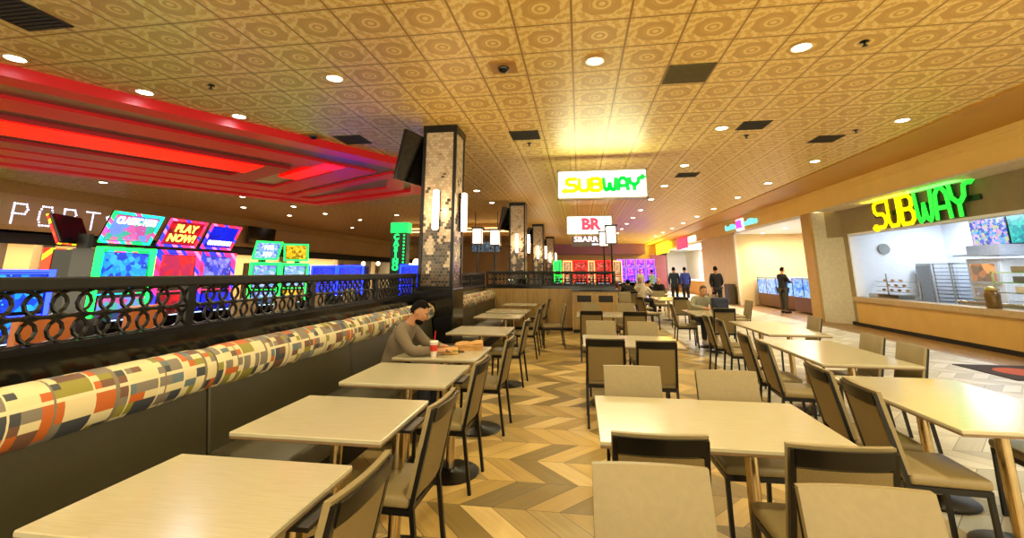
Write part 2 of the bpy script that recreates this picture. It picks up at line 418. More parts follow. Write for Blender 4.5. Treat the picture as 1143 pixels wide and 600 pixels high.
# Subway wall with its long opening (y 15.5 .. beyond the frame)
wx = 8.5
m_ = MB(); m_.box(wx, 4, 2.77, wx + .18, 16.0, 3.58, 'stone'); m_.box(wx, 15.5, 0, wx + .18, 16.0, 2.77, 'stone'); m_.box(wx, 4, .1, wx + .18, 6.0, 2.77, 'stone')
struct(m_.build('wall_right'))
m_ = MB(); m_.box(wx - .03, 6, 2.73, wx + .2, 15.52, 2.79, 'white'); m_.box(wx - .03, 15.46, .87, wx + .2, 15.52, 2.75, 'white'); struct(m_.build('trim_3'))
# jamb between the two shops
m_ = MB(); m_.prism([(7.95, 16.62), (8.5, 15.82), (8.7, 15.9), (8.7, 17.1), (7.95, 17.1)], 0, 3.6, 'jambw'); struct(m_.build('wall_right_pier'))
m_ = MB(); m_.box(7.90, 16.56, 0, 8.0, 17.15, 3.6, 'jambt'); struct(m_.build('trim_4'))
m_ = MB(); m_.prism([(7.93, 16.65), (8.52, 15.79), (8.56, 15.82), (7.97, 16.68)], 2.72, 3.6, 'stone'); struct(m_.build('trim_jamb_shade'))  # darker wedge stands in for the shade at the jamb's top
# right wall beyond: beige piers and shop front, then far run
m_ = MB(); m_.box(8.0, 24.3, 0, 8.2, 30.9, 3.6, 'beige'); m_.box(8.0, 46, 0, 8.2, 62, 3.6, 'beige'); m_.box(7.9, 24.2, 0, 8.02, 24.45, 3.6, 'cream')
m_.box(8.2, 24.3, 0, 13.4, 24.5, 3.6, 'beige'); m_.box(8.2, 17.1, 0, 13.4, 17.25, 3.6, 'beige')
struct(m_.build('wall_right_far'))
struct(MB().box(7.97, 24.3, 0, 8.0, 30.9, .14, 'stone').build('baseboard_right'))
# Baskin shop interior shell
m_ = MB(); m_.box(13.2, 17.1, 0, 13.4, 24.5, 3.6, 'cream'); struct(m_.build('wall_ice_cream_shop'))
struct(MB().box(7.9, 17.1, 3.5, 13.4, 24.4, 3.6, 'white').build('ceiling_ice_cream_shop'))
struct(MB().box(8.62, 17.1, -.12, 13.4, 24.4, 0, 'floor').build('floor'))
# Subway interior shell
m_ = MB(); m_.box(11.7, 4, 0, 11.85, 16.45, 3.4, 'white'); m_.box(8.66, 16.3, 0, 11.85, 16.45, 3.4, 'white'); m_.box(8.66, 4, 0, 11.85, 4.1, 3.4, 'white'); struct(m_.build('wall_sandwich_shop'))
struct(MB().box(8.66, 4, 3.3, 11.85, 16.45, 3.4, 'white').build('ceiling_sandwich_shop'))
struct(MB().box(8.62, 4, -.12, 11.85, 16.45, 0, 'stone').build('floor'))
# third shop interior shell
m_ = MB(); m_.box(10.4, 30.9, 0, 10.5, 46, 3.6, 'white'); m_.box(8.2, 30.8, 0, 10.5, 30.9, 3.6, 'white'); m_.box(8.2, 46, 0, 10.5, 46.1, 3.6, 'white'); struct(m_.build('wall_third_shop'))
struct(MB().box(8.0, 30.9, 3.5, 10.5, 46, 3.6, 'white').build('ceiling_third_shop'))
struct(MB().box(8.62, 30.9, -.12, 10.5, 46, 0, 'floor').build('floor'))
# far end wall
m_ = MB(); m_.box(-17, 46, 0, 8.6, 46.2, 4.4, 'caswall'); struct(m_.build('wall_back'))
m_ = MB(); m_.box(-4, 43.4, 3.25, 6.2, 46, 4.2, pm('plum_paint', '7a4658', .5)); struct(m_.build('wall_back_bulkhead'))
# casino side wall
m_ = MB(); m_.box(-17.1, -3, 2.85, -16.7, 46, CH, 'caswall'); m_.box(-16.7, -3, 3.86, -16.5, 46, CH, 'casceil'); m_.box(-16.7, -3, 2.8, -16.62, 46, 2.95, 'casceil'); struct(m_.build('wall_left'))
m_ = MB(); m_.box(-17.2, -3, 2.42, -17.0, 46, 2.85, 'dk'); m_.box(-20.2, -3, 0, -20, 46, 2.9, 'beige'); m_.box(-20.2, -3, 2.75, -17, 46, 2.85, 'dk'); struct(m_.build('wall_left_recess'))
for i, (y, wd) in enumerate(((10.6, .5), (12.0, .35), (19.4, .8), (23.6, .7), (30, .9), (36, .9))):
    struct(MB().rbox(-17.5, y, 0, -17.1, y + wd, 2.84 if i < 4 else 2.84, pm('ivory_column', 'c6b18c', .5), .03).build('wall_left_column'))
struct(MB().box(-19.8, 10.95, 0, -18.6, 12.0, 2.7, pm('yellow_panel', 'd89a20', .4)).build('wall_left_yellow_panel'))

# ------------------------------------------------------------------ ceiling fittings
def downlight(lens='lamp', color=(1, .84, .46), watts=SPOT):
    t = thing('ceiling_downlight', '', 'ceiling light', group='round recessed downlights in the ceiling')
    MB().lathe([(.10, 0), (.12, -.012), (.125, -.02), (.105, -.022), (.095, -.008), (.0, -.008)], (0, 0, 0), pm('lamp_trim', 'e0cf9c', .35), 20).build('trim_ring', t, True)
    MB().lathe([(.0, -.010), (.09, -.010), (.088, -.02), (.06, -.026), (0.0, -.028)], (0, 0, 0), lens, 18).build('lens', t, True)
    l = light('SPOT', 'lamp', (0, 0, -.06), watts, color, t, .08, spot_size=math.radians(150), spot_blend=.8)
    return t
DL = downlight(); first = [True]
def put_light(src, x, y, z, label, grp=None):
    if src.get('used') is None:
        src.location = (x, y, z); src['label'] = label; src['used'] = 1
        if grp: src['group'] = grp
        return src
    r = dup(src, (x, y, z), 0, label, grp); return r
ORD = ['nearest', 'second', 'third', 'fourth', 'fifth', 'sixth', 'seventh', 'eighth', 'ninth']
ys = [5.23, 8.25, 11.2, 13.9, 16.5, 19.4, 22.1]
for j, (x, nm) in enumerate(((-3.25, 'row passing the television on the tiled column'), (2.67, 'row right of the hanging green and yellow sign'), (5.65, 'row closest to the right-hand shops'))):
    for i, y in enumerate(ys + ([25, 28, 31, 34] if x > 0 else [])):
        if x == 5.65 and i == 0: continue
        put_light(DL, x, y, CH, '%s round downlight in the %s' % (ORD[i] if i < 8 else 'far', nm) if i < 8 else 'small far round downlight in the %s' % nm)
put_light(DL, .27, 5.23, CH, 'bright round downlight above the table area, alone in the centre of the tile ceiling')
for i, y in enumerate([1.9, -.9]):
    for x in (-3.25, .27, 2.67, 5.65): put_light(DL, x, y, CH, 'round downlight in the tile ceiling overhead')
DW = downlight('lampw', (.85, .88, 1), SPOT); 
put_light(DW, -6.89, 4.11, CH, 'glaring bluish white downlight at the left beside the red ceiling feature', 'glaring white downlights by the red ceiling feature')
put_light(DW, -5.69, 6.41, CH, 'glaring white downlight close to the edge of the red ceiling feature, left of centre', 'glaring white downlights by the red ceiling feature')
put_light(DW, -6.30, 5.27, CH, 'white oval-looking downlight between the two glaring ones', 'glaring white downlights by the red ceiling feature')
DC = downlight('lamp', (1, .76, .45), SPOT * 1.7)
for k, (x, y) in enumerate([(-5.45, 13.4), (-14.03, 11.0), (-11.77, 13.91), (-13.72, 16.33), (-11.48, 16.38), (-13.53, 19.05), (-11.47, 18.67), (-11.08, 21.24), (-8.4, 19.6), (-8.4, 24), (-6.0, 20.2), (-6.0, 24.5), (-13.5, 25), (-11, 28), (-8, 30), (-14, 6)]):
    put_light(DC, x, y, CH if k else CH - .07, 'small warm downlight in the ceiling of the gaming hall beyond the red feature' if k else 'warm downlight in the red ceiling feature next to the tiled column',
              'warm downlights over the gaming hall')
def vent(x, y, sx, sy, label, m='grille', rz=0):
    t = thing('ceiling_vent', label, 'vent', (x, y, CH), rz, 'square air vents in the ceiling')
    b = MB(); e = .02
    for (a, c, d, f) in ((-sx, -sy, sx, -sy + e), (-sx, sy - e, sx, sy), (-sx, -sy, -sx + e, sy), (sx - e, -sy, sx, sy)): b.box(a, c, -.014, d, f, .0, m)
    b.build('frame', t)
    b = MB(); n = 9
    for i in range(n):
        yy = -sy + e + (2 * sy - 2 * e) * (i + .5) / n; b.box(-sx + e, yy - .012, -.012, sx - e, yy + .010, -.002, m)
    b.build('louvre', t)
    MB().box(-sx + .01, -sy + .01, -.003, sx - .01, sy - .01, .002, 'blackm' if m == 'grille' else 'vent').build('backing', t)
vent(1.52, 5.80, .29, .29, 'large olive square vent beside the bright central downlight', 'vent')
vent(-5.66, 3.32, .29, .29, 'dark square vent at the top left corner of the ceiling')
vent(-.97, 8.2, .28, .28, 'dark vent between the tiled column and the hanging sign')
vent(3.2, 8.2, .24, .24, 'dark vent right of the hanging sign, nearer of two')
vent(4.95, 9.3, .24, .24, 'dark vent near the ochre band over the shops')
vent(3.0, 12.4, .28, .28, 'small dark vent farther along to the right of the hanging sign')
vent(-4.45, 8.0, .28, .28, 'dark vent left of the hanging television')
vent(-10.6, 12.6, .28, .28, 'dark vent in the gaming hall ceiling, beyond the red feature')
def sprinkler(x, y, label, plate=False):
    b = MB()
    b.lathe([(.045, 0), (.05, -.008), (.03, -.015), (.012, -.02), (.012, -.05), (.03, -.055), (.03, -.06), (0, -.062)], (0, 0, 0), 'black', 12)
    o = b.build('fire_sprinkler', None, True, (x, y, CH)); tag(o, label, 'sprinkler', 'sprinkler heads in the ceiling')
sprinkler(3.33, 5.21, 'sprinkler head at the upper right of the tile ceiling')
sprinkler(5.2, 8.77, 'sprinkler head near the ochre band over the shops')
sprinkler(3.3, 8.84, 'small sprinkler head just behind the nearer right vent')
sprinkler(-5.14, 5.21, 'sprinkler head left of centre in the dim tiles')
sprinkler(-.95, 8.75, 'sprinkler head near the vent left of the hanging sign')
def dome(x, y, label):
    t = thing('security_camera', label, 'camera', (x, y, CH), 0, 'domed cameras on the ceiling')
    MB().box(-.17, -.17, -.012, .17, .17, 0, pm('dome_plate', 'b07c30', .4)).build('plate', t)
    MB().lathe([(.075, -.012), (.075, -.03), (.06, -.055), (.03, -.075), (0, -.08)], (0, 0, 0), 'blackg', 16).build('dome', t, True)
dome(-.9, 5.26, 'dark camera dome on a plain gold tile left of the central downlight')
dome(-5.08, 7.63, 'dark camera dome beside the edge of the red ceiling feature')

# red stepped ceiling feature over the gaming hall, rotated in plan
RA = math.radians(59.7)
rf = thing('red_ceiling_feature', 'stepped red and bronze ceiling feature with glowing red panels over the slot machines', 'ceiling feature', (-7.55, 4.4, CH), RA)
def frame_(b, u0, v0, u1, v1, wd, z0, z1, m):
    b.box(u0, v0, z0, u1, v0 + wd, z1, m); b.box(u0, v1 - wd, z0, u1, v1, z1, m); b.box(u1 - wd, v0 + wd, z0, u1, v1 - wd, z1, m); b.box(u0, v0 + wd, z0, u0 + wd, v1 - wd, z1, m)
def ring_(b, outer, inner, z0, z1, m):
    n = len(outer)
    for i in range(n):
        k = (i + 1) % n; b.prism([outer[i], outer[k], inner[k], inner[i]], z0, z1, m)
OUT = [(-9, -.35), (7.1, -.35), (9.1, 2.2), (8.5, 7.5), (-9, 7.5)]; INN = [(-8.6, .07), (6.9, .07), (8.65, 2.3), (8.1, 7.1), (-8.6, 7.1)]
MB().prism([(-8.9, 0), (6.95, 0), (8.9, 2.3), (8.3, 7.3), (-8.9, 7.3)], -.06, 0, 'bronze').build('bronze_soffit', rf)
b = MB(); ring_(b, OUT, INN, -.16, 0, 'redp'); b.build('outer_fascia', rf)
b = MB(); frame_(b, -8, .95, 6.45, 5.9, .72, -.12, -.06, 'redp'); b.build('red_band', rf)
b = MB(); frame_(b, -7.5, 2.25, 4.9, 4.9, .66, -.13, -.06, 'maroon'); b.build('maroon_frame', rf)
MB().box(-7, 2.35, -.15, 4.3, 3.5, -.07, 'redlit').build('light_panel', rf)
MB().box(5.1, .98, -.135, 5.6, 3.4, -.07, 'redlit').build('light_strip', rf)
b = MB(); ring_(b, [(6.75, .7), (7.2, .7), (8.45, 2.4), (7.9, 6.85), (6.75, 6.85)], [(7.1, 1.3), (7.1, 1.3), (7.95, 2.6), (7.55, 6.4), (7.1, 6.4)], -.12, -.06, 'redp'); b.box(-8.5, 6.2, -.12, 6.7, 6.85, -.06, 'redp'); b.build('red_border', rf)
light('AREA', 'red_glow', (-1, 3, -.25), 6, (1, .05, .02), rf, (9, 1.4), aim=(0, 0, -1))

# ------------------------------------------------------------------ hanging signs
def sub_logo(parent, w_, x0, y, z, depth, my, mg, rz=0, fat=.035, body=None, hk=.225):
    """SUBWAY lettering built of strokes with the two arrows; lies in local XZ, centred"""
    H = hk * w_; k = w_ / 7.4; S = []
    def pl(pts, m, ox): S.append(([(ox + p[0] * k, p[1] * H) for p in pts], m))
    r = .28 * H / k
    # letters on a unit cell (width 1, height 1)
    pl([(1.0, 1), (.25, 1), (.02, .86), (.02, .64), (.25, .52), (.75, .5), (1.0, .36), (1.0, .14), (.78, 0), (-.1, 0)], my, -3.4 * k)
    pl([(0, 1), (0, .2), (.2, 0), (.75, 0), (.92, .2), (.92, 1)], my, -2.1 * k)
    pl([(0, 0), (0, 1), (.7, 1), (.9, .86), (.9, .64), (.7, .52), (0, .52)], my, -.9 * k); pl([(.7, .52), (.95, .38), (.95, .14), (.72, 0), (0, 0)], my, -.9 * k)
    pl([(0, 1), (.1, .2), (.25, 0), (.5, .1), (.62, .6), (.75, .1), (1.0, 0), (1.15, .2), (1.25, 1)], mg, .3 * k)
    pl([(0, 0), (.1, .8), (.35, 1), (.6, 1), (.85, .8), (.95, 0)], mg, 1.75 * k); pl([(.08, .35), (.88, .35)], mg, 1.75 * k)
    pl([(0, 1), (.08, .6), (.35, .45), (.62, .45), (.85, .6), (.92, .9), (1.2, 1.05)], mg, 2.75 * k + .1 * k); pl([(.48, .45), (.48, 0)], mg, 2.85 * k)
    for grp, nm in ((my, 'yellow_letters'), (mg, 'green_letters')):
        b = MB()
        for pts, mm in S:
            if mm != grp: continue
            for i in range(len(pts) - 1):
                a, c = Vector(pts[i]), Vector(pts[i + 1]); d = (c - a).normalized(); n = Vector((-d.y, d.x)) * fat * w_
                q = [a - d * fat * w_ * .4 + n, a - d * fat * w_ * .4 - n, c + d * fat * w_ * .4 - n, c + d * fat * w_ * .4 + n]
                if body:
                    b.prism([(p.x, p.y - H / 2) for p in q], -depth + .02, 0, body[0 if grp == my else 1], 'y'); b.prism([(p.x, p.y - H / 2) for p in q], -depth, -depth + .02, mm, 'y')
                else: b.prism([(p.x, p.y - H / 2) for p in q], -depth, 0, mm, 'y')
        if grp == my:
            ax, az = -3.5 * k, -H / 2; s_ = fat * w_ * 2.0
            b.prism([(ax, az + s_), (ax - s_ * 1.3, az), (ax, az - s_)], -depth, 0, my, 'y')
        else:
            ax, az = 4.05 * k, H * .55; s_ = fat * w_ * 2.0
            b.prism([(ax, az + s_), (ax + s_ * 1.3, az), (ax, az - s_)], -depth, 0, mg, 'y')
        ob = b.build(nm, parent, False, (x0, y, z), (0, 0, rz))
def hanging_sign(name, label, x0, x1, y, z0, z1, th=.16):
    t = thing(name, label, 'sign', ((x0 + x1) / 2, y, z1)); w_ = x1 - x0; h = z1 - z0
    b = MB(); e = .035
    for (a, c, d, f) in ((-w_ / 2, -h, w_ / 2, -h + e), (-w_ / 2, -e, w_ / 2, 0), (-w_ / 2, -h, -w_ / 2 + e, 0), (w_ / 2 - e, -h, w_ / 2, 0)): b.box(a, 0, c, d, th, f, pm('sign_frame_pale', 'b4ac88', .35, .5))
    b.build('frame', t)
    MB().box(-w_ / 2 + e, .01, -h + e, w_ / 2 - e, th - .01, -e, 'signw').build('light_panel', t)
    for k in (-.34, .28): MB().box(w_ * k - .015, th / 2 - .015, 0, w_ * k + .015, th / 2 + .015, CH - z1, 'steel').build('hanger', t)
    return t
t = hanging_sign('hanging_lightbox_sign', 'large white lightbox hanging from the ceiling reading SUBWAY in yellow and green', -.45, 1.57, 10, 3.21, 3.89)
sub_logo(t, 1.66, -.03, .0, -.35, .012, 'ylet', 'glet', fat=.0265, hk=.165)
light('AREA', 'sign_glow', (0, -.05, -.34), 32, (.86, 1, .6), t, (1.9, .6), aim=(0, -1, 0))
light('AREA', 'sign_glow', (0, .22, -.34), 12, (.86, 1, .5), t, (1.9, .6), aim=(0, 1, 0))
t = hanging_sign('hanging_lightbox_sign', 'smaller white lightbox farther back reading BR in red', -.46, 1.36, 18, 3.06, 3.82)
b = text_obj('lettering', 'BR', .62, .012, 'pink', (.05, -.005, -.36), 0, t, bold=.036)
for xx, zz in ((-.36, -.575), (.06, -.575), (.36, -.575), (-.36, -.175), (.06, -.175)): MB().box(xx - .03, -.012, zz, xx + .12, -.001, zz + .035, 'pink').build('serif', t)
t = thing('hanging_sign', 'dark see-through hanging sign reading SBARRO in pale letters below the BR lightbox', 'sign', (.5, 18.6, 3.04))
MB().box(-.78, 0, -.42, .78, .06, 0, pm('smoke_panel', '5a4438', .3)).build('panel', t)
text_obj('lettering', 'SBARRO', .3, .012, em('pale_letters', (.95, .75, .8), 1.3), (-.05, -.008, -.13), 0, t, bold=.006, width=1.25)
MB().box(.05, -.01, -.36, .62, 0, -.30, em('pale_blue_strip', (.7, .8, 1), 1)).build('underline', t)
for k in (-.6, .6): MB().box(k - .01, .02, 0, k + .01, .04, CH - 3.04, 'steel').build('hanger', t)

# ------------------------------------------------------------------ tiled columns with sconces
def column(x, y, lab, tv=True, w_=.62):
    t = thing('tiled_column', lab, 'column', (x, y, 0), 0, 'mosaic clad columns along the railing')
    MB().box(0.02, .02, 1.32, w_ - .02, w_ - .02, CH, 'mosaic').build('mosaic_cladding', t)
    b = MB(); e = .055
    for cx in (0, w_ - e):
        for cy_ in (0, w_ - e): b.box(cx, cy_, 1.30, cx + e, cy_ + e, CH, 'black')
    for z0, z1 in ((CH - .13, CH), (1.30, 1.36)):
        b.box(-.005, -.005, z0, w_ + .005, .03, z1, 'black'); b.box(-.005, w_ - .03, z0, w_ + .005, w_ + .005, z1, 'black'); b.box(-.005, 0, z0, .03, w_, z1, 'black'); b.box(w_ - .03, 0, z0, w_ + .005, w_, z1, 'black')
    b.build('corner_trim', t)
    MB().rbox(-.03, -.03, 0, w_ + .03, w_ + .03, 1.32, 'blackg', .015).build('base', t)
    for (lx, ly, a) in ((w_ / 2, -.0, 0), (w_, w_ / 2, PI / 2)):
        s_ = thing('wall_sconce', 'frosted capsule wall light on the %s of %s' % ({0: 'near face', PI / 2: 'right face', -PI / 2: 'left face'}[a], lab.split(',')[0]), 'wall light', (x + lx, y + ly, 2.3), a, 'capsule wall lights on the columns')
        MB().rbox(-.045, -.05, .0, .045, 0, .70, 'black', .01).build('back_plate', s_)
        MB().tube([(0, -.09, .0), (0, -.09, .02), (0, -.09, .35), (0, -.09, .68), (0, -.09, .70)], [.03, .055, .06, .055, .03], 'sconce', 12).build('glass_tube', s_, True)
        light('POINT', 'glow', (0, -.25, .35), 9, (1, .7, .4), s_, .1)
    if tv:
        tt = thing('wall_television', 'black television bracketed to the left side of %s' % lab.split(',')[0], 'television', (x - .28, y - .25, 3.15), 0, 'televisions on the columns')
        X = Matrix.Rotation(math.radians(-14), 4, 'Z') @ Matrix.Rotation(math.radians(12), 4, 'Y')
        MB().rbox(-.03, -.2, 0, .03, .85, .88, 'blackg', .01, X).build('screen_housing', tt)
        MB().box(-.045, -.17, .03, -.028, .82, .85, 'blackg', X).build('screen', tt)
        MB().box(.02, .45, .38, .30, .53, .46, 'black').build('bracket', tt)
    return t
column(-2.74, 7.4, 'the nearest tiled column, dark mosaic patches over a black base')
column(-2.6, 16.65, 'the second tiled column, beyond the half wall')
column(-2.53, 24.6, 'the third tiled column, in the middle distance')
column(-2.45, 33.7, 'the fourth tiled column, farthest away')

# ------------------------------------------------------------------ banquettes
def banquette(y0, y1, lab, seams):
    t = thing('banquette', lab, 'bench', (-2.6, y0, 0))
    MB().box(-.08, 0, 0, 0.62, y1 - y0, .30, 'blackm').build('plinth', t)
    ss = [y0] + seams + [y1]
    for a, c in zip(ss[:-1], ss[1:]):
        a -= y0; c -= y0; g_ = .006
        MB().rbox(.12, a + g_, .30, .80, c - g_, .46, 'seatv', .035, seg=3).build('seat_cushion', t, True)
        # back cushion leaning slightly
        b = MB(); pr_ = [(-.02, .44), (.22, .44), (.16, .86), (-.02, .86)]
        b.prism([(p[0], p[1]) for p in pr_], a + g_, c - g_, 'olive', 'y')
        ob = b.build('back_cushion', t); bv = ob.modifiers.new('round', 'BEVEL'); bv.width = .02; bv.segments = 3
        # head roll with UVs for the patchwork
        N = 18; vsx = []; arc = [0]
        for k in range(N + 1):
            th = math.radians(-62 + 262 * k / N); vsx.append((.085 + .135 * math.cos(th), .955 + .145 * math.sin(th)))
            if k: arc.append(arc[-1] + math.dist(vsx[-1], vsx[-2]))
        K = max(2, int((c - a) / .12)); vv = []; ff = []; uu = []
        for i in range(K + 1):
            yy = a + g_ + (c - a - 2 * g_) * i / K
            tap = .92 if i in (0, K) else 1
            for (px, pz) in vsx: vv.append((.085 + (px - .085) * tap, yy, .955 + (pz - .955) * tap))
        for i in range(K):
            for k in range(N):
                ff.append((i * (N + 1) + k, (i + 1) * (N + 1) + k, (i + 1) * (N + 1) + k + 1, i * (N + 1) + k + 1))
                ya, yb = y0 + vv[i * (N + 1)][1], y0 + vv[(i + 1) * (N + 1)][1]
                uu.append([(ya, arc[k]), (yb, arc[k]), (yb, arc[k + 1]), (ya, arc[k + 1])])
        b = MB(); b.add(vv, ff, 'patch', uvs=uu)
        b.add([vv[k] for k in range(N + 1)], [tuple(range(N + 1))], 'patch', uvs=[[(y0, .1)] * (N + 1)]); b.add([vv[K * (N + 1) + k] for k in range(N + 1)], [tuple(range(N + 1))], 'patch', uvs=[[(y1, .1)] * (N + 1)])
        b.build('head_roll', t, True)
banquette(-1.6, 7.34, 'long olive vinyl banquette with patchwork head roll along the left railing', [-.9, .95, 2.8, 4.65, 6.2])
banquette(8.1, 12.85, 'farther olive banquette with patchwork head roll behind the nearest tiled column', [10.4])

# black metal railings with interlocking rings
def railing(name, lab, p0, p1, zb, zt, base_z, bays, ringr):
    p0 = Vector(p0); p1 = Vector(p1); L = (p1 - p0).length; ang = math.atan2(p1.y - p0.y, p1.x - p0.x)
    t = thing(name, lab, 'railing', (p0.x, p0.y, 0), ang)
    MB().rbox(0, -.045, zt - .07, L, .045, zt, 'blackm', .012).build('top_rail', t)
    MB().box(0, -.04, zb, L, .04, zb + .035, 'black').build('bottom_rail', t)
    MB().box(0, -.06, base_z, L, .06, zb, 'blackg').build('plinth', t)
    for i in range(bays + 1): MB().box(max(0, L * i / bays - .035), -.035, zb, min(L, L * i / bays + .035), .035, zt - .06, 'black').build('post', t)
    z0, z1 = zb + .035, zt - .07; rows = 2; dz = (z1 - z0) / rows
    for i in range(bays):
        b = MB(); a, c = L * i / bays + .035, L * (i + 1) / bays - .035; n = max(2, round((c - a) / (ringr * 1.35))); st = (c - a - 2 * ringr) / max(1, n - 1)
        for r_ in range(rows):
            zc = z0 + dz * (r_ + .5)
            for k in range(n):
                xc = a + ringr + st * k; pts = [(xc + ringr * math.cos(2 * PI * q / 14), 0, zc + dz * .5 * math.sin(2 * PI * q / 14)) for q in range(14)]
                b.tube(pts, .011, 'black', 5, True)
        b.box(a, -.008, z0 + dz - .008, c, .008, z0 + dz + .008, 'black')
        b.build('ring_grille', t)
railing('railing', 'black metal railing of interlocking rings above the left banquette', (-2.78, -1.6), (-2.78, 7.38), 1.19, 1.57, .0, 6, .10)
railing('railing', 'black ring railing behind the farther banquette', (-2.78, 8.05), (-2.78, 13.0), 1.19, 1.57, .0, 3, .10)
railing('railing', 'black ring railing on top of the wooden half wall at the back', (-2.7, 13.05), (1.0, 13.05), 1.20, 1.62, 1.12, 3, .085)
# half wall and waste counter
o = MB(); o.box(-2.72, 12.95, 0.08, -.22, 13.15, 1.13, 'panel')
for x in (-2.1, -1.48, -.86): o.box(x - .003, 12.945, .1, x + .003, 12.95, 1.12, 'blackm')
o.box(-2.72, 12.97, 0, -.22, 13.15, .08, 'blackm')
tag(o.build('half_wall'), kind='structure')
t = thing('waste_counter', 'wooden waste station with two dark bin openings and a black top', 'cabinet', (-.2, 12.6, 0))
MB().box(0, 0, .08, 1.22, .5, 1.08, 'panel2').build('body', t)
MB().rbox(-.03, -.04, 1.08, 1.26, .54, 1.14, 'blackg', .01).build('countertop', t)
for k in (.12, .70):
    d = MB().box(k - .06, -.02, .12, k + .46, 0, 1.05, 'panel2').build('door', t)
    MB().box(k, -.026, .80, k + .38, -.018, .97, 'blackm').build('bin_opening', d)
MB().box(0, .02, 0, 1.22, .5, .08, 'blackm').build('plinth', t)
# lanterns on posts
def lantern(x, y, z0, z1, lab, base=0, m='sconce'):
    t = thing('post_lantern', lab, 'lantern', (x, y, 0), 0, 'square lanterns on posts')
    MB().tube([(0, 0, base), (0, 0, z0)], .03, 'black', 8).build('post', t)
    b = MB(); w_ = .16; e = .018
    for a in (-w_, w_ - e):
        for c in (-w_, w_ - e): b.box(a, c, z0, a + e, c + e, z1, 'black')
    for z in (z0, z1 - e):
        b.box(-w_, -w_, z, w_, -w_ + e, z + e, 'black'); b.box(-w_, w_ - e, z, w_, w_, z + e, 'black'); b.box(-w_, -w_, z, -w_ + e, w_, z + e, 'black'); b.box(w_ - e, -w_, z, w_, w_, z + e, 'black')
    b.box(-w_ - .02, -w_ - .02, z1, w_ + .02, w_ + .02, z1 + .03, 'black'); b.build('frame', t)
    MB().rbox(-w_ + .03, -w_ + .03, z0 + .02, w_ - .03, w_ - .03, z1 - .01, em('lantern_glass', (1, .80, .62), 1.5), .02).build('glass_box', t)
lantern(-3.05, 13.3, 2.42, 2.9, 'frosted square lantern on a post left of the second tiled column, left of the pair')
lantern(-2.62, 13.9, 2.42, 2.9, 'frosted square lantern on a post, right of the pair near the second tiled column')
lantern(.95, 13.3, 2.4, 2.92, 'square lantern on a tall post in front of the BR lightbox')
lantern(.86, 15.6, 2.45, 2.95, 'square lantern behind the taller one below the BR lightbox')

# ------------------------------------------------------------------ tables
def table(x0, x1, y0, y1, lab, cols, grp, discs=True):
    cx, cy_ = (x0 + x1) / 2, (y0 + y1) / 2; a, c = (x1 - x0) / 2, (y1 - y0) / 2
    t = thing('dining_table', lab, 'table', (cx, cy_, 0), 0, grp)
    MB().rbox(-a, -c, .728, a, c, .75, 'table', .004, seg=1).build('tabletop', t)
    MB().rbox(-a + .002, -c + .002, .715, a - .002, c - .002, .729, 'tabedge', .003, seg=1).build('edge_band', t)
    for (px, py) in cols:
        px -= cx; py -= cy_
        b = MB(); b.lathe([(.036, .02), (.036, .70)], (px, py, 0), 'steel', 16); b.build('column', t, True)
        MB().box(px - .12, py - .12, .70, px + .12, py + .12, .716, 'black').build('mounting_plate', t)
        MB().lathe([(.235, 0), (.24, .008), (.22, .016), (.06, .026), (.045, .04), (0, .04)], (px, py, 0), 'black' if grp else 'black', 26).build('base', t, True)
    return t
TL = 'small square tables along the banquette'
LT = [(1.42, 2.07), (2.36, 3.1), (3.48, 4.26), (4.5, 5.3), (6.35, 7.2), (8.6, 9.42), (9.72, 10.6), (11.8, 12.6)]
LL = ['nearest cream square table beside the banquette', 'second cream square table from the camera beside the banquette', 'third cream table beside the banquette, just in front of the seated man', 'cream table by the banquette where the man in the grey hoodie sits with his drink',
      'cream banquette table just past the paper bag, in front of the tiled column', 'cream table beside the farther banquette, nearest of its three', 'cream table beside the farther banquette, middle of its three', 'last cream table before the wooden half wall']
for (a, c), l in zip(LT, LL):
    x0, x1 = (-1.90, -1.03) if a < 8 else (-2.03, -1.13)
    table(x0, x1, a, c, l, [(x0 + .42, (a + c) / 2 + .02), (x1 - .06, (a + c) / 2 + .02)] if a < 8 else [((x0 + x1) / 2 + .1, (a + c) / 2)], TL)
TC = 'double cream tables in the middle aisle'
for (a, c, x0, x1), l in zip([(2.53, 3.4, .08, 1.36), (5.6, 6.5, .02, 1.2), (9.15, 10.2, -.08, 1.1)], ['wide cream table in the centre foreground', 'wide cream table second in the centre row', 'wide cream table third in the centre row, before the waste station']):
    table(x0, x1, a, c, l, [(x0 + .3, (a + c) / 2), (x1 - .42, (a + c) / 2)], TC)
TR = 'cream tables beside the shop walkway'
for (a, c, x0, x1), l in zip([(3.0, 4.34, 2.06, 2.97), (4.85, 6.45, 2.26, 3.13), (6.95, 8.7, 2.6, 3.42), (9.75, 11.0, 2.3, 3.25), (14.6, 16.6, 2.4, 3.6), (18.2, 19.6, 2.3, 3.5)],
    ['nearest cream table on the right beside the shop walkway', 'second cream table on the right beside the walkway', 'third cream table on the right beside the walkway', 'cream table where the person in the pale top sits', 'far cream table near the standing people', 'farthest cream table among the seated crowd']):
    table(x0, x1, a, c, l, [((x0 + x1) / 2, a + .36), ((x0 + x1) / 2, c - .32)], TR)

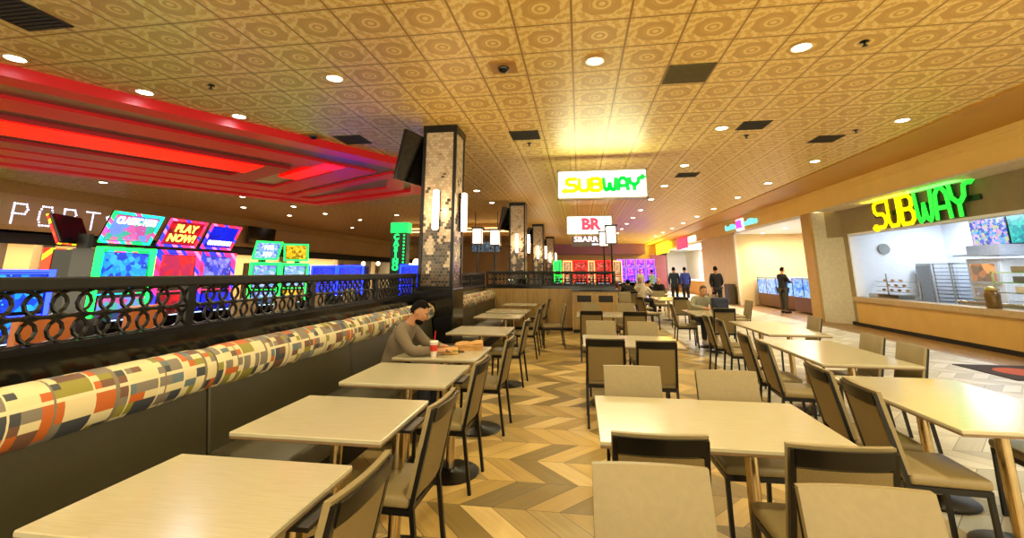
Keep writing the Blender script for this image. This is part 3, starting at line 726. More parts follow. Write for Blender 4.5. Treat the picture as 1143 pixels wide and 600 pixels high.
# ------------------------------------------------------------------ chairs
def make_chair():
    t = thing('dining_chair', '', 'chair')
    # seat cushion (front at +y)
    b = MB(); b.rbox(-.205, -.19, .415, .205, .215, .475, 'vinyl', .022, seg=3); b.build('seat', t, True)
    MB().box(-.20, -.19, .385, .20, .205, .416, 'black').build('seat_rail', t)
    def panel(w_, z0, z1, y_at, th, m, nz=5, nx=6, bow=.018):
        vv = []; ff = []
        for s_ in (0, 1):
            for i in range(nz + 1):
                z = z0 + (z1 - z0) * i / nz
                for k in range(nx + 1):
                    x = -w_ + 2 * w_ * k / nx; vv.append((x, y_at(z) - bow * (1 - (x / w_) ** 2) + (th if s_ else 0) * (1 if 0 < i < nz and 0 < k < nx else .55), z))
        W_ = nx + 1; O = (nz + 1) * W_
        for i in range(nz):
            for k in range(nx):
                p = i * W_ + k; ff.append((p, p + 1, p + W_ + 1, p + W_)); ff.append((O + p, O + p + W_, O + p + W_ + 1, O + p + 1))
        for k in range(nx): ff.append((k, O + k, O + k + 1, k + 1)); p = nz * W_ + k; ff.append((p, p + 1, O + p + 1, O + p))
        for i in range(nz): p = i * W_; ff.append((p, p + W_, O + p + W_, O + p)); p += nx; ff.append((p, O + p, O + p + W_, p + W_))
        return MB().add(vv, ff, m)
    yb = lambda z: -.185 - max(0, z - .44) * .22
    panel(.207, .47, .905, lambda z: yb(z) - .004, .045, 'vinyl').build('backrest', t, True)
    panel(.185, .47, .815, lambda z: yb(z) - .022, .016, 'vinyl_b').build('back_panel', t, True)
    panel(.185, .825, .895, lambda z: yb(z) - .030, .022, 'black', nz=2).build('top_rail', t, True)
    for s_ in (-1, 1):
        # rear leg runs up into the back upright
        MB().tube([(s_ * .198, -.255, 0), (s_ * .198, -.20, .43), (s_ * .193, yb(.89) - .012, .89)], .017, 'black', 4, sq=True).build('rear_leg', t)
        MB().tube([(s_ * .19, .20, 0), (s_ * .19, .19, .40)], .017, 'black', 4, sq=True).build('front_leg', t)
    return t
CHAIR = make_chair(); used = [False]
def chair(x, y, rz, label, grp='tan upholstered dining chairs'):
    """x, y: centre of the seat; rz: turn of the chair (0 faces away from the camera)"""
    if not used[0]:
        used[0] = True; CHAIR.location = (x, y, 0); CHAIR.rotation_euler = (0, 0, rz); CHAIR['label'] = label; CHAIR['group'] = grp; return CHAIR
    return dup(CHAIR, (x, y, 0), rz, label, grp)
R_ = math.radians
BK = .30
for x, y, l in ((.24, 1.875, 'foreground tan chair facing the camera, left of two cut by the frame'), (.91, 1.80, 'foreground tan chair facing the camera, right of two cut by the frame'),
                (.375, 3.665, 'tan chair behind the wide foreground table, facing the camera, on its left'), (1.025, 3.60, 'tan chair behind the wide foreground table, facing the camera, on its right'),
                (.29, 6.83, 'tan chair behind the second centre table, left'), (.87, 6.81, 'tan chair behind the second centre table, right'),
                (.235, 10.70, 'tan chair behind the third centre table before the waste station, left'), (1.01, 10.65, 'tan chair behind the third centre table before the waste station, right')):
    chair(x, y - BK, PI + R_(1.5), l)
for x, y, l in ((.32, 2.185, 'chair tucked under the wide foreground table with its back to us, left'), (1.03, 2.155, 'chair tucked under the wide foreground table with its back to us, right'),
                (.245, 5.05, 'chair with its back to us at the second centre table, left'), (.76, 4.975, 'chair with its back to us at the second centre table, right'),
                (.19, 8.58, 'chair with its back to us at the third centre table, left'), (.96, 8.52, 'chair with its back to us at the third centre table, right'),
                (2.795, 9.54, 'chair with its back to us in front of the seated person in the pale top')):
    chair(x, y + BK, R_(1.5), l)
for x, y, l in ((-.76, 1.65, 'chair across the nearest banquette table, seen from above its top rail'), (-.77, 2.635, 'chair pulled up to the second banquette table'), (-.79, 3.755, 'chair pulled up to the third banquette table'),
                (-.74, 4.965, "chair across the table from the man in the grey hoodie"), (-.775, 6.85, 'chair at the banquette table in front of the tiled column'), (-.775, 8.94, 'chair at the nearest table of the farther banquette'),
                (-.80, 10.2, 'chair at the middle table of the farther banquette'), (-.80, 12.2, 'chair at the last table before the half wall')):
    chair(x - BK, y, PI / 2 - R_(2), l)
chair(-.62, 10.15, PI / 2 + R_(8), 'chair standing out in the aisle before the wooden half wall')
for x, y, l in ((2.02, 7.94, 'chair on the left side of the third right-hand table, farther one'), (2.05, 7.30, 'chair on the left side of the third right-hand table, nearer one'),
                (1.84, 5.69, 'chair on the left side of the second right-hand table, farther one'), (1.83, 5.12, 'chair on the left side of the second right-hand table, nearer one'),
                (1.75, 3.85, 'chair on the left side of the nearest right-hand table, farther one'), (1.73, 3.30, 'chair on the left side of the nearest right-hand table, nearer one'),
                (2.0, 10.65, 'chair left of the table of the person in the pale top')):
    chair(x + BK, y, -PI / 2 - R_(4), l)
for x, y, l in ((3.72, 8.0, 'chair on the walkway side of the third right-hand table'), (3.30, 5.85, 'chair on the walkway side of the second right-hand table, farther one'), (3.24, 5.14, 'chair on the walkway side of the second right-hand table, nearer one'),
                (3.28, 3.62, 'chair on the walkway side of the nearest right-hand table, cut by the frame')):
    chair(x - BK, y, PI / 2 - R_(3), l)
FAR = [(1.58, 16.4, PI, 'tan chair beside the waste station, facing the camera'), (2.1, 15.4, -PI / 2, 'far chair left of the far cream table, back to the left'), (1.95, 13.6, -1.2, 'far chair turned sideways behind the centre row'),
       (2.85, 13.9, 0, 'far chair with its back to us at the far cream table'), (3.9, 15.2, PI / 2, 'far chair on the walkway side of the far cream table, nearer'), (3.95, 16.2, PI / 2, 'far chair on the walkway side of the far cream table, farther'),
       (2.9, 17.3, PI, 'far chair behind the far cream table facing us'), (2.0, 18.4, -PI / 2, 'far chair left of the farthest table'), (2.6, 20.3, PI, 'far chair behind the farthest table'), (3.9, 12.2, PI / 2, 'far chair beside the blue backpack')]
for x, y, a, l in FAR: chair(x, y, a, l)

# ------------------------------------------------------------------ people
def skin_mesh(nodes, edges, rad, root, sub=1):
    names = list(nodes); me = bpy.data.meshes.new('skin'); me.from_pydata([nodes[n] for n in names], [(names.index(a), names.index(b)) for a, b in edges], [])
    o = bpy.data.objects.new('skin', me); COL.objects.link(o)
    o.modifiers.new('s', 'SKIN').use_smooth_shade = True
    for n, sv in zip(names, me.skin_vertices[0].data):
        r = rad[n]; sv.radius = r if isinstance(r, tuple) else (r, r); sv.use_root = (n == root)
    md = o.modifiers.new('d', 'SUBSURF'); md.levels = sub; md.render_levels = sub
    dg = bpy.context.evaluated_depsgraph_get(); dg.update()
    m2 = bpy.data.meshes.new_from_object(o.evaluated_get(dg)); bpy.data.objects.remove(o)
    return m2
def mesh_in(b, me, m, X=None):
    b.add([v.co[:] for v in me.vertices], [list(p.vertices) for p in me.polygons], m, X)
def person(label, loc, rz, pose, cols, group=None, hair='hair', skin='skin', tilt=0, beard=False, fingers=True, scale=1):
    """pose: joint positions in metres, facing +y"""
    t = thing('person', label, 'person', loc, rz, group); t.scale = (scale,) * 3
    P = {k: Vector(v) for k, v in pose.items()}
    nd = {}; ed = []; rd = {}
    def put(n, p, r): nd[n] = tuple(p); rd[n] = r
    sh = (P['shl'] + P['shr']) / 2; waist = P['pelvis'].lerp(sh, .42); chest = P['pelvis'].lerp(sh, .78)
    put('pelvis', P['pelvis'], (.11, .08)); put('waist', waist, (.10, .08)); put('chest', chest, (.12, .085)); put('neck', P['neck'], .056); put('skull', P['head'], .075)
    ed += [('pelvis', 'waist'), ('waist', 'chest'), ('chest', 'neck'), ('neck', 'skull')]
    for s in 'lr':
        put('sh' + s, P['sh' + s], .06); put('el' + s, P['el' + s], .043); put('wr' + s, P['wr' + s], .028)
        ed += [('chest', 'sh' + s), ('sh' + s, 'el' + s), ('el' + s, 'wr' + s)]
        put('hip' + s, P['hip' + s], .07); put('kn' + s, P['kn' + s], .06); put('an' + s, P['an' + s], .042); put('toe' + s, P['an' + s] + P['foot'] * .11 + Vector((0, 0, -.045)), .022)
        ed += [('pelvis', 'hip' + s), ('hip' + s, 'kn' + s), ('kn' + s, 'an' + s), ('an' + s, 'toe' + s)]
        d = (P['wr' + s] - P['el' + s]).normalized(); side = d.cross(Vector((0, 0, 1))).normalized(); nrm = side.cross(d).normalized()
        palm = P['wr' + s] + d * .07; put('pa' + s, palm, (.033, .018)); ed.append(('wr' + s, 'pa' + s))
    body = MB(); mesh_in(body, skin_mesh(nd, ed, rd, 'pelvis', 2), skin)
    for s in 'lr':
        d = (P['wr' + s] - P['el' + s]).normalized(); side = d.cross(Vector((0, 0, 1))).normalized(); nrm = side.cross(d).normalized()
        palm = P['wr' + s] + d * .07
        for k, (off, ln) in enumerate(((-.030, .066), (-.010, .076), (.010, .072), (.029, .056))):
            a = palm + side * off + d * .012; q = a + d * ln * .5 - nrm * .006; e = q + d * ln * .3 - nrm * .022; body.tube([a, q, e], [.0095, .0088, .0065], skin, 6)
        th = -1 if s == 'r' else 1
        a = palm + side * th * .025 - d * .03; body.tube([a, a + side * th * .026 + d * .025, a + side * th * .03 + d * .055 - nrm * .012], [.012, .010, .007], skin, 6)
    # head: skull, jaw, nose, ears, eyes, mouth
    X = Matrix.Translation(P['head']) @ Matrix.Rotation(tilt, 4, 'X')
    bm = bmesh.new(); bmesh.ops.create_icosphere(bm, subdivisions=3, radius=1)
    for v in bm.verts:
        x, y, z = v.co
        w_ = .077 * (1 - .22 * max(0, -z)); yy = .098 * y * (1 - .1 * max(0, -z)); zz = .118 * z
        if y > 0 and z < 0: yy += .004
        if y < 0 and z < -.3: yy *= .75
        v.co = (x * w_, yy, zz)
    body.bm(bm, skin, X)
    body.prism([(-.001, -.045), (.012, -.03), (.001, .005)], -.012, .012, skin, 'x', X @ Matrix.Translation((0, .094, 0)))
    for s in (-1, 1):
        body.ball((s * .078, -.005, -.01), (.012, .022, .032), skin, X, 1)
        body.ball((s * .031, .084, .014), (.013, .008, .008), 'eye', X, 1); body.ball((s * .031, .0915, .014), (.006, .003, .006), 'pupil', X, 1)
        body.box(s * .031 - .018, .086, .030, s * .031 + .018, .094, .036, hair, X)
    body.box(-.022, .086, -.060, .022, .094, -.053, pm('lips', '8c4a3c', .5), X)
    body.build('body', t, True)
    # hair cap
    bm = bmesh.new(); bmesh.ops.create_icosphere(bm, subdivisions=3, radius=1)
    kill = [v for v in bm.verts if (v.co.z < .28 and v.co.y > -.05) or v.co.z < -.45 or (v.co.y > .55 and v.co.z < .55)]
    bmesh.ops.delete(bm, geom=kill, context='VERTS')
    for v in bm.verts: v.co = Vector((v.co.x * .086, v.co.y * .106 - .003, v.co.z * .128 + .004))
    hb = MB(); hb.bm(bm, hair, X)
    if beard: hb.ball((0, .045, -.082), (.060, .052, .042), hair, X, 2)
    hb.build('hair', t, True)
    # clothing shells
    g = 1.16
    n2 = {k: nd[k] for k in ('pelvis', 'waist', 'chest', 'shl', 'shr', 'ell', 'elr', 'wrl', 'wrr')}
    nk = P['neck'].lerp(chest, .12); n2['hem'] = tuple(P['pelvis'] + Vector((0, 0, -.07))); n2['collar'] = tuple(nk)
    for s in 'lr': n2['wr' + s] = tuple(Vector(nd['wr' + s]).lerp(Vector(nd['el' + s]), .12))
    r2 = {'pelvis': (.172, .13), 'waist': (.155, .122), 'chest': (.178, .128), 'collar': .072, 'hem': (.178, .135), 'shl': .078, 'shr': .078, 'ell': .06, 'elr': .06, 'wrl': .042, 'wrr': .042}
    e2 = [('hem', 'pelvis'), ('pelvis', 'waist'), ('waist', 'chest'), ('chest', 'collar')] + [(a + s, b_ + s) for s in 'lr' for a, b_ in (('sh', 'el'), ('el', 'wr'))] + [('chest', 'shl'), ('chest', 'shr')]
    b = MB(); mesh_in(b, skin_mesh(n2, e2, r2, 'pelvis', 2), cols[0]); b.build('top_garment', t, True)
    n3 = {k: nd[k] for k in ('pelvis', 'hipl', 'hipr', 'knl', 'knr', 'anl', 'anr')}
    r3 = {'pelvis': (.165, .125), 'hipl': .108, 'hipr': .108, 'knl': .076, 'knr': .076, 'anl': .062, 'anr': .062}
    b = MB(); mesh_in(b, skin_mesh(n3, [('pelvis', 'hipl'), ('pelvis', 'hipr'), ('hipl', 'knl'), ('hipr', 'knr'), ('knl', 'anl'), ('knr', 'anr')], r3, 'pelvis', 2), cols[1]); b.build('trousers', t, True)
    fa = math.atan2(P['foot'].y, P['foot'].x) - PI / 2
    for s in 'lr':
        X2 = Matrix.Translation((P['an' + s].x, P['an' + s].y, P['an' + s].z - .09)) @ Matrix.Rotation(fa, 4, 'Z')
        MB().rbox(-.048, -.07, 0, .048, .19, .085, cols[2], .035, X2, 3).build('shoe', t, True)
    return t
STAND = dict(pelvis=(0, 0, .93), shl=(-.17, -.01, 1.42), shr=(.17, -.01, 1.42), neck=(0, 0, 1.50), head=(0, .025, 1.64), ell=(-.23, -.02, 1.14), elr=(.23, -.02, 1.14), wrl=(-.22, .08, .90), wrr=(.22, .08, .90),
             hipl=(-.09, 0, .88), hipr=(.09, 0, .88), knl=(-.10, .01, .50), knr=(.10, .01, .50), anl=(-.10, -.01, .09), anr=(.10, -.01, .09), foot=(0, 1, 0))
def P_(base, **k): d = dict(base); d.update(k); return d
WALK = P_(STAND, knl=(-.10, .14, .50), anl=(-.10, .20, .09), knr=(.10, -.02, .49), anr=(.10, -.25, .13), wrl=(-.2, -.08, .92), wrr=(.2, .2, .97), elr=(.23, .02, 1.14))
REACH = P_(STAND, ell=(-.2, .14, 1.18), wrl=(-.12, .36, 1.18), elr=(.2, .14, 1.18), wrr=(.1, .36, 1.18), shl=(-.17, .03, 1.42), shr=(.17, .03, 1.42), head=(0, .09, 1.63), neck=(0, .05, 1.50))
SIT = dict(pelvis=(0, 0, .56), shl=(-.17, .10, 1.03), shr=(.17, .10, 1.03), neck=(0, .14, 1.11), head=(0, .20, 1.235), ell=(-.25, .22, .81), elr=(.25, .22, .81), wrl=(-.13, .44, .80), wrr=(.10, .46, .80),
           hipl=(-.09, .03, .54), hipr=(.09, .03, .54), knl=(-.11, .45, .52), knr=(.11, .45, .52), anl=(-.11, .44, .09), anr=(.11, .44, .09), foot=(0, 1, 0))
# the man at the banquette, facing right (+x): local +y -> world +x
hood = pm('grey_brown_fleece', '6f6250', .85, 0, .08, 60, .1); jean = pm('dark_denim', '1c2230', .8, 0, .1, 60)
ms = P_(SIT, shl=(-.18, .14, .98), shr=(.18, .14, .98), neck=(0, .20, 1.06), head=(0, .285, 1.17), ell=(-.25, .30, .80), elr=(.25, .30, .80), wrl=(-.10, .55, .80), wrr=(.12, .56, .80), pelvis=(0, -.04, .57), knl=(-.12, .42, .54), knr=(.12, .42, .54), anl=(-.12, .40, .09), anr=(.12, .40, .09))
person('man in a grey-brown hoodie with dark hair and beard, seated on the banquette', (-2.02, 4.80, 0), -PI / 2, ms, (hood, jean, M['blackm']), None, tilt=-.55, beard=True)
_m = bpy.data.objects['person']; MB().tube([(.085 * math.cos(R_(a)), .125 + .075 * math.sin(R_(a)), 1.035 - .02 * math.sin(R_(a))) for a in range(0, 360, 30)], .032, hood, 8, True).build('hood', _m, True)
pt = pm('pale_grey_knit', '9d9a86', .8); 
person('seated person with brown hair in a pale grey top, leaning on a walkway table', (2.82, 11.45, 0), PI + .1, P_(SIT, shl=(-.19, .16, .98), shr=(.19, .16, .98), head=(0, .30, 1.17), neck=(0, .21, 1.06), wrl=(-.06, .50, .80), wrr=(.06, .50, .80)), (pt, jean, pm('white_shoe', 'cfcfd4', .5)), None, hair='hairg', skin='skinp', tilt=-.35)
blk = pm('black_cloth', '0d0d10', .8); navy = pm('royal_blue_cloth', '1c2f8c', .7); teal = pm('dark_teal_cloth', '10283c', .8); wht = pm('off_white_cloth', 'c9c0aa', .8); mint = pm('mint_cloth', '8fb8a0', .8); khaki = pm('khaki_cloth', '3e3a28', .8)
person('man in black clothes walking away past the beige shop pier', (5.55, 19.6, 0), .05, WALK, (blk, blk, M['blackm']), None, scale=1.04)
person('shopper in a black top and dark trousers standing at the ice cream freezers', (8.1, 19.75, 0), -PI / 2 + .3, REACH, (blk, khaki, M['blackm']), None, skin='skinp', scale=1.03)
person('man in a royal blue shirt standing with his back to us', (5.35, 24.2, 0), .2, STAND, (navy, blk, M['blackm']), None, scale=1.05)
person('man in a dark teal shirt next to the one in royal blue', (4.85, 24.4, 0), -.1, STAND, (teal, blk, M['blackm']), None, scale=1.05)
person('distant person in a mint green top near the yellow shop sign', (4.15, 27, 0), .6, WALK, (mint, blk, M['blackm']), None, scale=.98)
person('distant person in a white top left of the mint one', (3.75, 29.0, 0), PI, STAND, (wht, pm('grey_cloth', '5a5a62', .8), M['blackm']), None, scale=1)
person('diner in a dark jacket seated with back to us, left of the white shirt', (1.85, 17.6, 0), .2, P_(SIT, head=(0, .16, 1.2)), (blk, jean, M['blackm']), 'distant seated diners', scale=1)
person('diner in an off-white shirt leaning over a far table', (2.35, 17.9, 0), -1.2, ms, (wht, blk, M['blackm']), 'distant seated diners', skin='skinp', tilt=-.4)
person('diner in a black top with light hair at the farthest table', (3.4, 20.1, 0), 2.6, SIT, (blk, jean, M['blackm']), 'distant seated diners', hair=pm('blond_hair', 'b59a58', .7), skin='skinp')
person('diner with pale shirt behind the farthest table', (2.7, 21.2, 0), PI, SIT, (wht, jean, M['blackm']), 'distant seated diners', hair='hairg')
person('diner in dark red farther back among the crowd', (1.7, 22.6, 0), PI - .4, SIT, (pm('wine_cloth', '5a1c20', .8), jean, M['blackm']), 'distant seated diners')
for x, y, l in ((1.85, 17.55, 'far chair under the diner in the dark jacket'), (3.4, 20.15, 'far chair under the light-haired diner'), (2.7, 21.25, 'far chair under the diner in the pale shirt'), (1.7, 22.65, 'far chair under the diner in dark red'), (2.3, 17.9, 'far chair under the diner in the off-white shirt'), (2.82, 11.5, 'chair under the person in the pale grey top')):
    chair(x, y, {1.85: .2, 3.4: 2.6, 2.7: PI, 1.7: PI - .4, 2.3: -1.2, 2.82: PI + .1}[x], l)
# backpack on the chair
t = thing('backpack', 'navy blue backpack beside the seated person in the pale top', 'bag', (3.06, 10.72, .75), .1)
MB().rbox(-.17, -.1, 0, .17, .1, .30, pm('navy_nylon', '18223e', .6), .05, seg=3).build('bag_body', t, True)
MB().rbox(-.12, -.13, .03, .12, -.09, .17, pm('navy_nylon', '18223e', .6), .02).build('front_pocket', t, True)
MB().tube([(-.04, 0, .29), (-.03, 0, .34), (.03, 0, .34), (.04, 0, .29)], .008, 'blackm', 6).build('handle', t)
# drink cup, phone, paper bag, sandwich
t = thing('drink_cup', 'clear cup with red print and a red straw on the seated man\'s table', 'cup', (-1.50, 4.62, .75))
MB().lathe([(.028, 0), (.032, .02), (.042, .135), (.044, .14)], (0, 0, 0), pm('pale_cup', 'd8c8b8', .3), 20).build('cup_wall', t, True)
MB().lathe([(.0365, .055), (.0405, .115)], (0, 0, 0), pm('red_print', 'c03020', .4), 20).build('red_print', t, True)
MB().lathe([(.046, .138), (.046, .148), (.036, .155), (0, .158)], (0, 0, 0), pm('clear_lid', 'e0dccf', .2), 20).build('lid', t, True)
MB().tube([(0, 0, .10), (.012, 0, .25)], .005, pm('red_straw', 'c81414', .4), 6).build('straw', t)
t = thing('paper_bag', 'crumpled brown paper bag lying on the seated man\'s table', 'bag', (-1.25, 5.10, .75), .25)
bm = bmesh.new(); bmesh.ops.create_cube(bm, size=1); bmesh.ops.subdivide_edges(bm, edges=bm.edges[:], cuts=4, use_grid_fill=True)
for v in bm.verts:
    k = .7 + .3 * (v.co.x + .5); v.co = Vector((v.co.x * .30 + random.uniform(-.008, .008), v.co.y * .20 + random.uniform(-.01, .01), max(0, (v.co.z + .5) * .085 * k + (random.uniform(-.012, .012) if v.co.z > -.4 else 0))))
MB().bm(bm, 'pap').build('bag_body', t)
MB().box(-.19, -.10, .002, -.13, .10, .02, 'pap').build('folded_mouth', t)
t = thing('sandwich', 'wrapped sandwich half in front of the seated man\'s hands', 'food', (-1.37, 4.78, .75), .3)
MB().rbox(-.08, -.035, .0, .08, .035, .028, pm('bread', 'c99a58', .8), .014, seg=3).build('bottom_bread', t, True)
MB().rbox(-.078, -.037, .026, .078, .037, .036, pm('lettuce', '6d8a3a', .7), .004).build('filling', t)
MB().rbox(-.08, -.035, .034, .08, .035, .062, pm('bread', 'c99a58', .8), .014, seg=3).build('top_bread', t, True)
tag(MB().rbox(-.035, -.07, 0, .035, .07, .009, 'blackg', .004).build('mobile_phone', None, False, (-1.30, 4.93, .75), (0, 0, .4)), 'black mobile phone lying between the cup and the paper bag', 'phone')

# ------------------------------------------------------------------ slot machines
def slot(y, lab, scr_top, scr_main, bord, txt, x=-7.0, wd=.78, tilt=.0, top=True, rz=0, scale=1, side=None):
    t = thing('slot_machine', lab, 'slot machine', (x, y, 0), rz, 'slot machines beyond the railing'); t.scale = (scale,) * 3
    h = wd / 2
    prof = [(-.38, 0), (.25, 0), (.25, .72), (.42, .80), (.42, .90), (.14, 1.0), (.08, 1.93), (-.38, 1.93)]
    MB().prism([(p[0], p[1]) for p in prof], -h + .03, h - .03, 'blackg', 'y').build('cabinet', t)
    b = MB()
    for i, (z0, z1, xf) in enumerate(((1.30, 1.90, .09), (.98, 1.24, .14))):
        b = MB(); b.box(xf, -h + .09, z0 + .03, xf + .035, h - .09, z1 - .03, scr_main if i == 0 else scr_top); s_ = b.build('screen', t)
    b = MB()
    for yy in (-h, h - .04): b.box(.06, yy, .95, .16, yy + .04, 1.95, side or bord)
    b.box(.06, -h, 1.91, .16, h, 1.95, side or bord)
    for z in (1.26, 1.88): b.box(.125, -h + .07, z, .14, h - .07, z + .015, bord); b.build('light_border', t)
    MB().box(.30, -h + .1, .895, .41, h - .1, .915, em('button_glow', (.5, .7, 1), 1.5)).build('button_deck', t)
    if top:
        X = Matrix.Translation((.02, 0, 2.02)) @ Matrix.Rotation(R_(24), 4, 'Y')
        b = MB(); b.rbox(-.06, -h + .04, 0, 0.0, h - .04, .50, 'blackg', .02, X); b.build('topper_housing', t)
        b = MB(); b.box(.0, -h + .09, .05, .012, h - .09, .45, scr_top, X); s2 = b.build('topper_screen', t)
        b = MB()
        for a in ((-h + .03, 0, h - .03, .035), (-h + .03, .465, h - .03, .50), (-h + .03, 0, -h + .07, .5), (h - .07, 0, h - .03, .5)): b.box(-.005, a[0], a[1], .02, a[2], a[3], bord, X)
        b.build('topper_border', t)
        MB().box(-.2, -.06, 1.9, -.05, .06, 2.2, 'black').build('topper_bracket', t)
        for k, (s__, sz, zz, mm) in enumerate(txt):
            me = text_mesh(s__, sz, .01, mm, bold=.004); xs = [v.co.x for v in me.vertices]; kx = min(1, (wd - .24) / (max(xs) - min(xs)))
            me.transform(Matrix.Diagonal((kx, 1, 1, 1))); me.transform(X @ Matrix.Translation((.022, 0, zz)) @ Matrix.Rotation(PI / 2, 4, 'Z'))
            ob = bpy.data.objects.new('lettering', me); COL.objects.link(ob); ob.parent = t
    return t
RGB = mat_border('rainbow_border', ['18e8a0', 'd040ff', '20d0ff', '10f060', 'f04080', '18e8a0'])
RB = mat_border('red_blue_border', ['ff2840', '3030ff', 'ff3070', '2838ff', 'ff70a0'])
GB = em('green_border', (.02, .9, .12), 2.2)
wl = em('white_letters', (1, 1, 1), 2.2); yl = em('yellow_letters', (1, .9, .1), 2.2); cy = em('cyan_letters', (.3, .9, 1), 2)
scA = mat_screen('screen_classic', ['7080e8', 'd02030', '10b040', 'e0406c', '5890f0'], 5, 1.3, 1)
scB = mat_screen('screen_crown', ['0840d0', '10a0f0', '0828b0', '30c0ff'], 6, 1.3, 2)
scC = mat_screen('screen_play', ['b80818', '60081c', 'd01020', '901018'], 6, 1.2, 3)
scD = mat_screen('screen_red', ['c81420', 'e03020', 'a01050'], 4, 1.3, 4)
scE = mat_screen('screen_moon', ['0818c0', '1020d8', '0810a0'], 4, 1.3, 5)
scF = mat_screen('screen_violet', ['3040d0', '8070e0', '2020a0', 'a0a0f0'], 6, 1.2, 6)
slot(5.95, 'slot machine topped by a slanted CLASSIC HITS screen with a rainbow border', scA, scB, RGB, [('CLASSIC HITS', .15, .37, wl)], wd=.86, side=GB)
slot(6.86, 'slot machine topped by a red PLAY NOW! screen', scC, scD, RB, [('PLAY', .19, .34, yl), ('NOW!', .19, .16, yl)], wd=.82)
slot(7.72, 'slot machine topped by a blue COYOTE MOON screen', scE, scF, RB, [('COYOTE MOON', .12, .13, wl)], wd=.80)
slot(6.15, 'slot machine turned away at the left, dark back, yellow and red lit border', scE, scB, mat_border('fire_border', ['ff2010', 'f0e020', 'ff4020', 'b0f020']), [], wd=.84, x=-8.15, rz=PI + .45)
slot(4.7, 'lower slot machine at the left edge with a blue lit top screen', scB, scB, em('blue_border', (.05, .1, 1), 2), [], wd=.78, x=-7.0, top=False, scale=.83)
GM = mat_screen('screen_wheel', ['90a0f0', 'c8d8ff', '4060d0', '40c0a0'], 8, 1.1, 7)
slot(9.8, 'slot machine with green outlined screens left of the gaming hall centre', GM, GM, GB, [('100', .16, .34, wl), ('100', .16, .15, wl)], x=-7.5, wd=.72, rz=-.5, scale=.93)
slot(10.9, 'slot machine with green border turned away, amber screen', mat_screen('screen_amber', ['f0a010', '201008', 'f0c030'], 6, 1.3, 8), GM, GB, [], x=-7.4, wd=.7, rz=-1.15, scale=.93)
# the blue trimmed bank
BB = em('blue_neon', (.02, .06, 1), 2.4); bs = mat_screen('screen_blue', ['0420c0', '0818e0', '1040ff'], 7, 1.2, 9)
for k, x in enumerate((-8.52, -7.56)):
    t = slot(14.2, ['blue neon trimmed slot machine, left of the bank in front of the lamps', 'blue neon trimmed slot machine, middle of the bank', 'blue neon trimmed slot machine, right of the bank by the green tower'][k], bs, bs, BB, [], x=x, wd=.98, rz=-PI / 2, top=False, scale=.92)
for k, x in enumerate((-5.2,)):
    slot(13.6, 'slot machine with blue screen just left of the tiled column', bs, bs, BB, [], x=x, wd=.8, rz=-PI / 2, top=False, scale=.93)
# purple machines at the far end of the hall
pv = mat_screen('screen_purple', ['9020e0', 'e040d0', '4030ff', 'ff70e0', '3020a0'], 5, 1.9, 11)
for k in range(4):
    slot(33, 'tall purple glowing slot machine in the far row, %s' % ['leftmost of four', 'second of four from the left', 'third of four from the left', 'rightmost of four'][k], pv, pv, em('purple_neon', (.25, .1, 1), 1.8), [], x=2.95 + k * .68, wd=.62, rz=-PI / 2, scale=1.0)
rv = mat_screen('screen_hot_red', ['b80408', 'e01010', '900406', 'ff7050'], 6, 1.0, 12)
am = em('amber_neon', (.9, .5, .22), 1.0); av = mat_screen('screen_pale_amber', ['d8a068', 'e8c090', 'b07040'], 6, .9, 14)
for x, wd_, mm, bb, lb in ((-1.15, .36, em('green_screen', (.02, .5, .12), 1), GB, 'distant narrow machine lit green behind the half wall'), (-.62, .44, av, am, 'distant amber lit machine left of both hot red ones'), (.07, .68, rv, em('red_neon', (.9, .02, .03), 1.1), 'distant slot machine with a hot red screen, left one'),
                            (.65, .30, av, am, 'distant amber lit machine between the two hot red ones'), (1.25, .72, rv, em('red_neon', (.9, .02, .03), 1.1), 'distant slot machine with a hot red screen, right one'), (2.0, .42, av, am, 'distant amber lit machine right of both hot red ones')):
    slot(24.5, lb, mm, mm, bb, [], x=x, wd=wd_, rz=-PI / 2, top=False, scale=1.12)
light('AREA', 'purple_light', (4.0, 32.2, 3.0), 40, (.45, .1, 1), None, (3, .5), aim=(0, 0, -1))
# green vertical tower sign
t = thing('tower_sign', 'green neon tower sign with stacked glowing letters and a bright green cap', 'sign', (-5.88, 14, 0))
MB().box(-.27, 0, 0, .27, .3, 2.98, 'greend').build('tower_body', t); MB().box(-.30, -.03, 2.86, .30, .33, 3.2, em('green_cap', (.0, .62, .12), 1.1)).build('cap', t)
for k, ch in enumerate('CASINO'): text_obj('lettering', ch, .25, .03, 'green', (-.08, -.02, 2.72 - k * .2), 0, t, bold=.012)
b = MB()
for k in range(14): b.ball((.18, -.01, 2.78 - k * .11), .035, 'green', None, 1)
b.build('bulb_strip', t)
# SPORTS letters of bulbs on the casino bulkhead
t = thing('bulb_letter_sign', 'bulb-lit letters reading SPORTS with a green and red swirl first letter, on the tan bulkhead', 'sign', (-16.45, 10.4, 2.98), PI / 2)
def bulbs(name, strokes, m, x0, s):
    b = MB()
    for st in strokes:
        for i in range(len(st) - 1):
            a, c = Vector(st[i]), Vector(st[i + 1]); n = max(1, int((c - a).length / .11))
            for k in range(n + 1): p = a.lerp(c, k / n); b.ball((x0 + p.x * s, -.03, p.y * s), .032, m, None, 1)
    b.build(name, t)
bw = em('bulb_white', (.8, .82, 1), 1.3)
bulbs('letter_swirl', [[(.5, .9), (.2, 1), (0, .7), (.3, .5), (.5, .3), (.3, 0), (-.1, .1)], [(-.4, .6), (-.1, .8), (.3, .75)]], em('bulb_green', (.2, .9, .2), 1.8), -.5, .62)
bulbs('letter_swirl', [[(-.6, .1), (-.3, .3), (-.6, .45)]], em('bulb_red', (1, .15, .1), 1.8), -.5, .62)
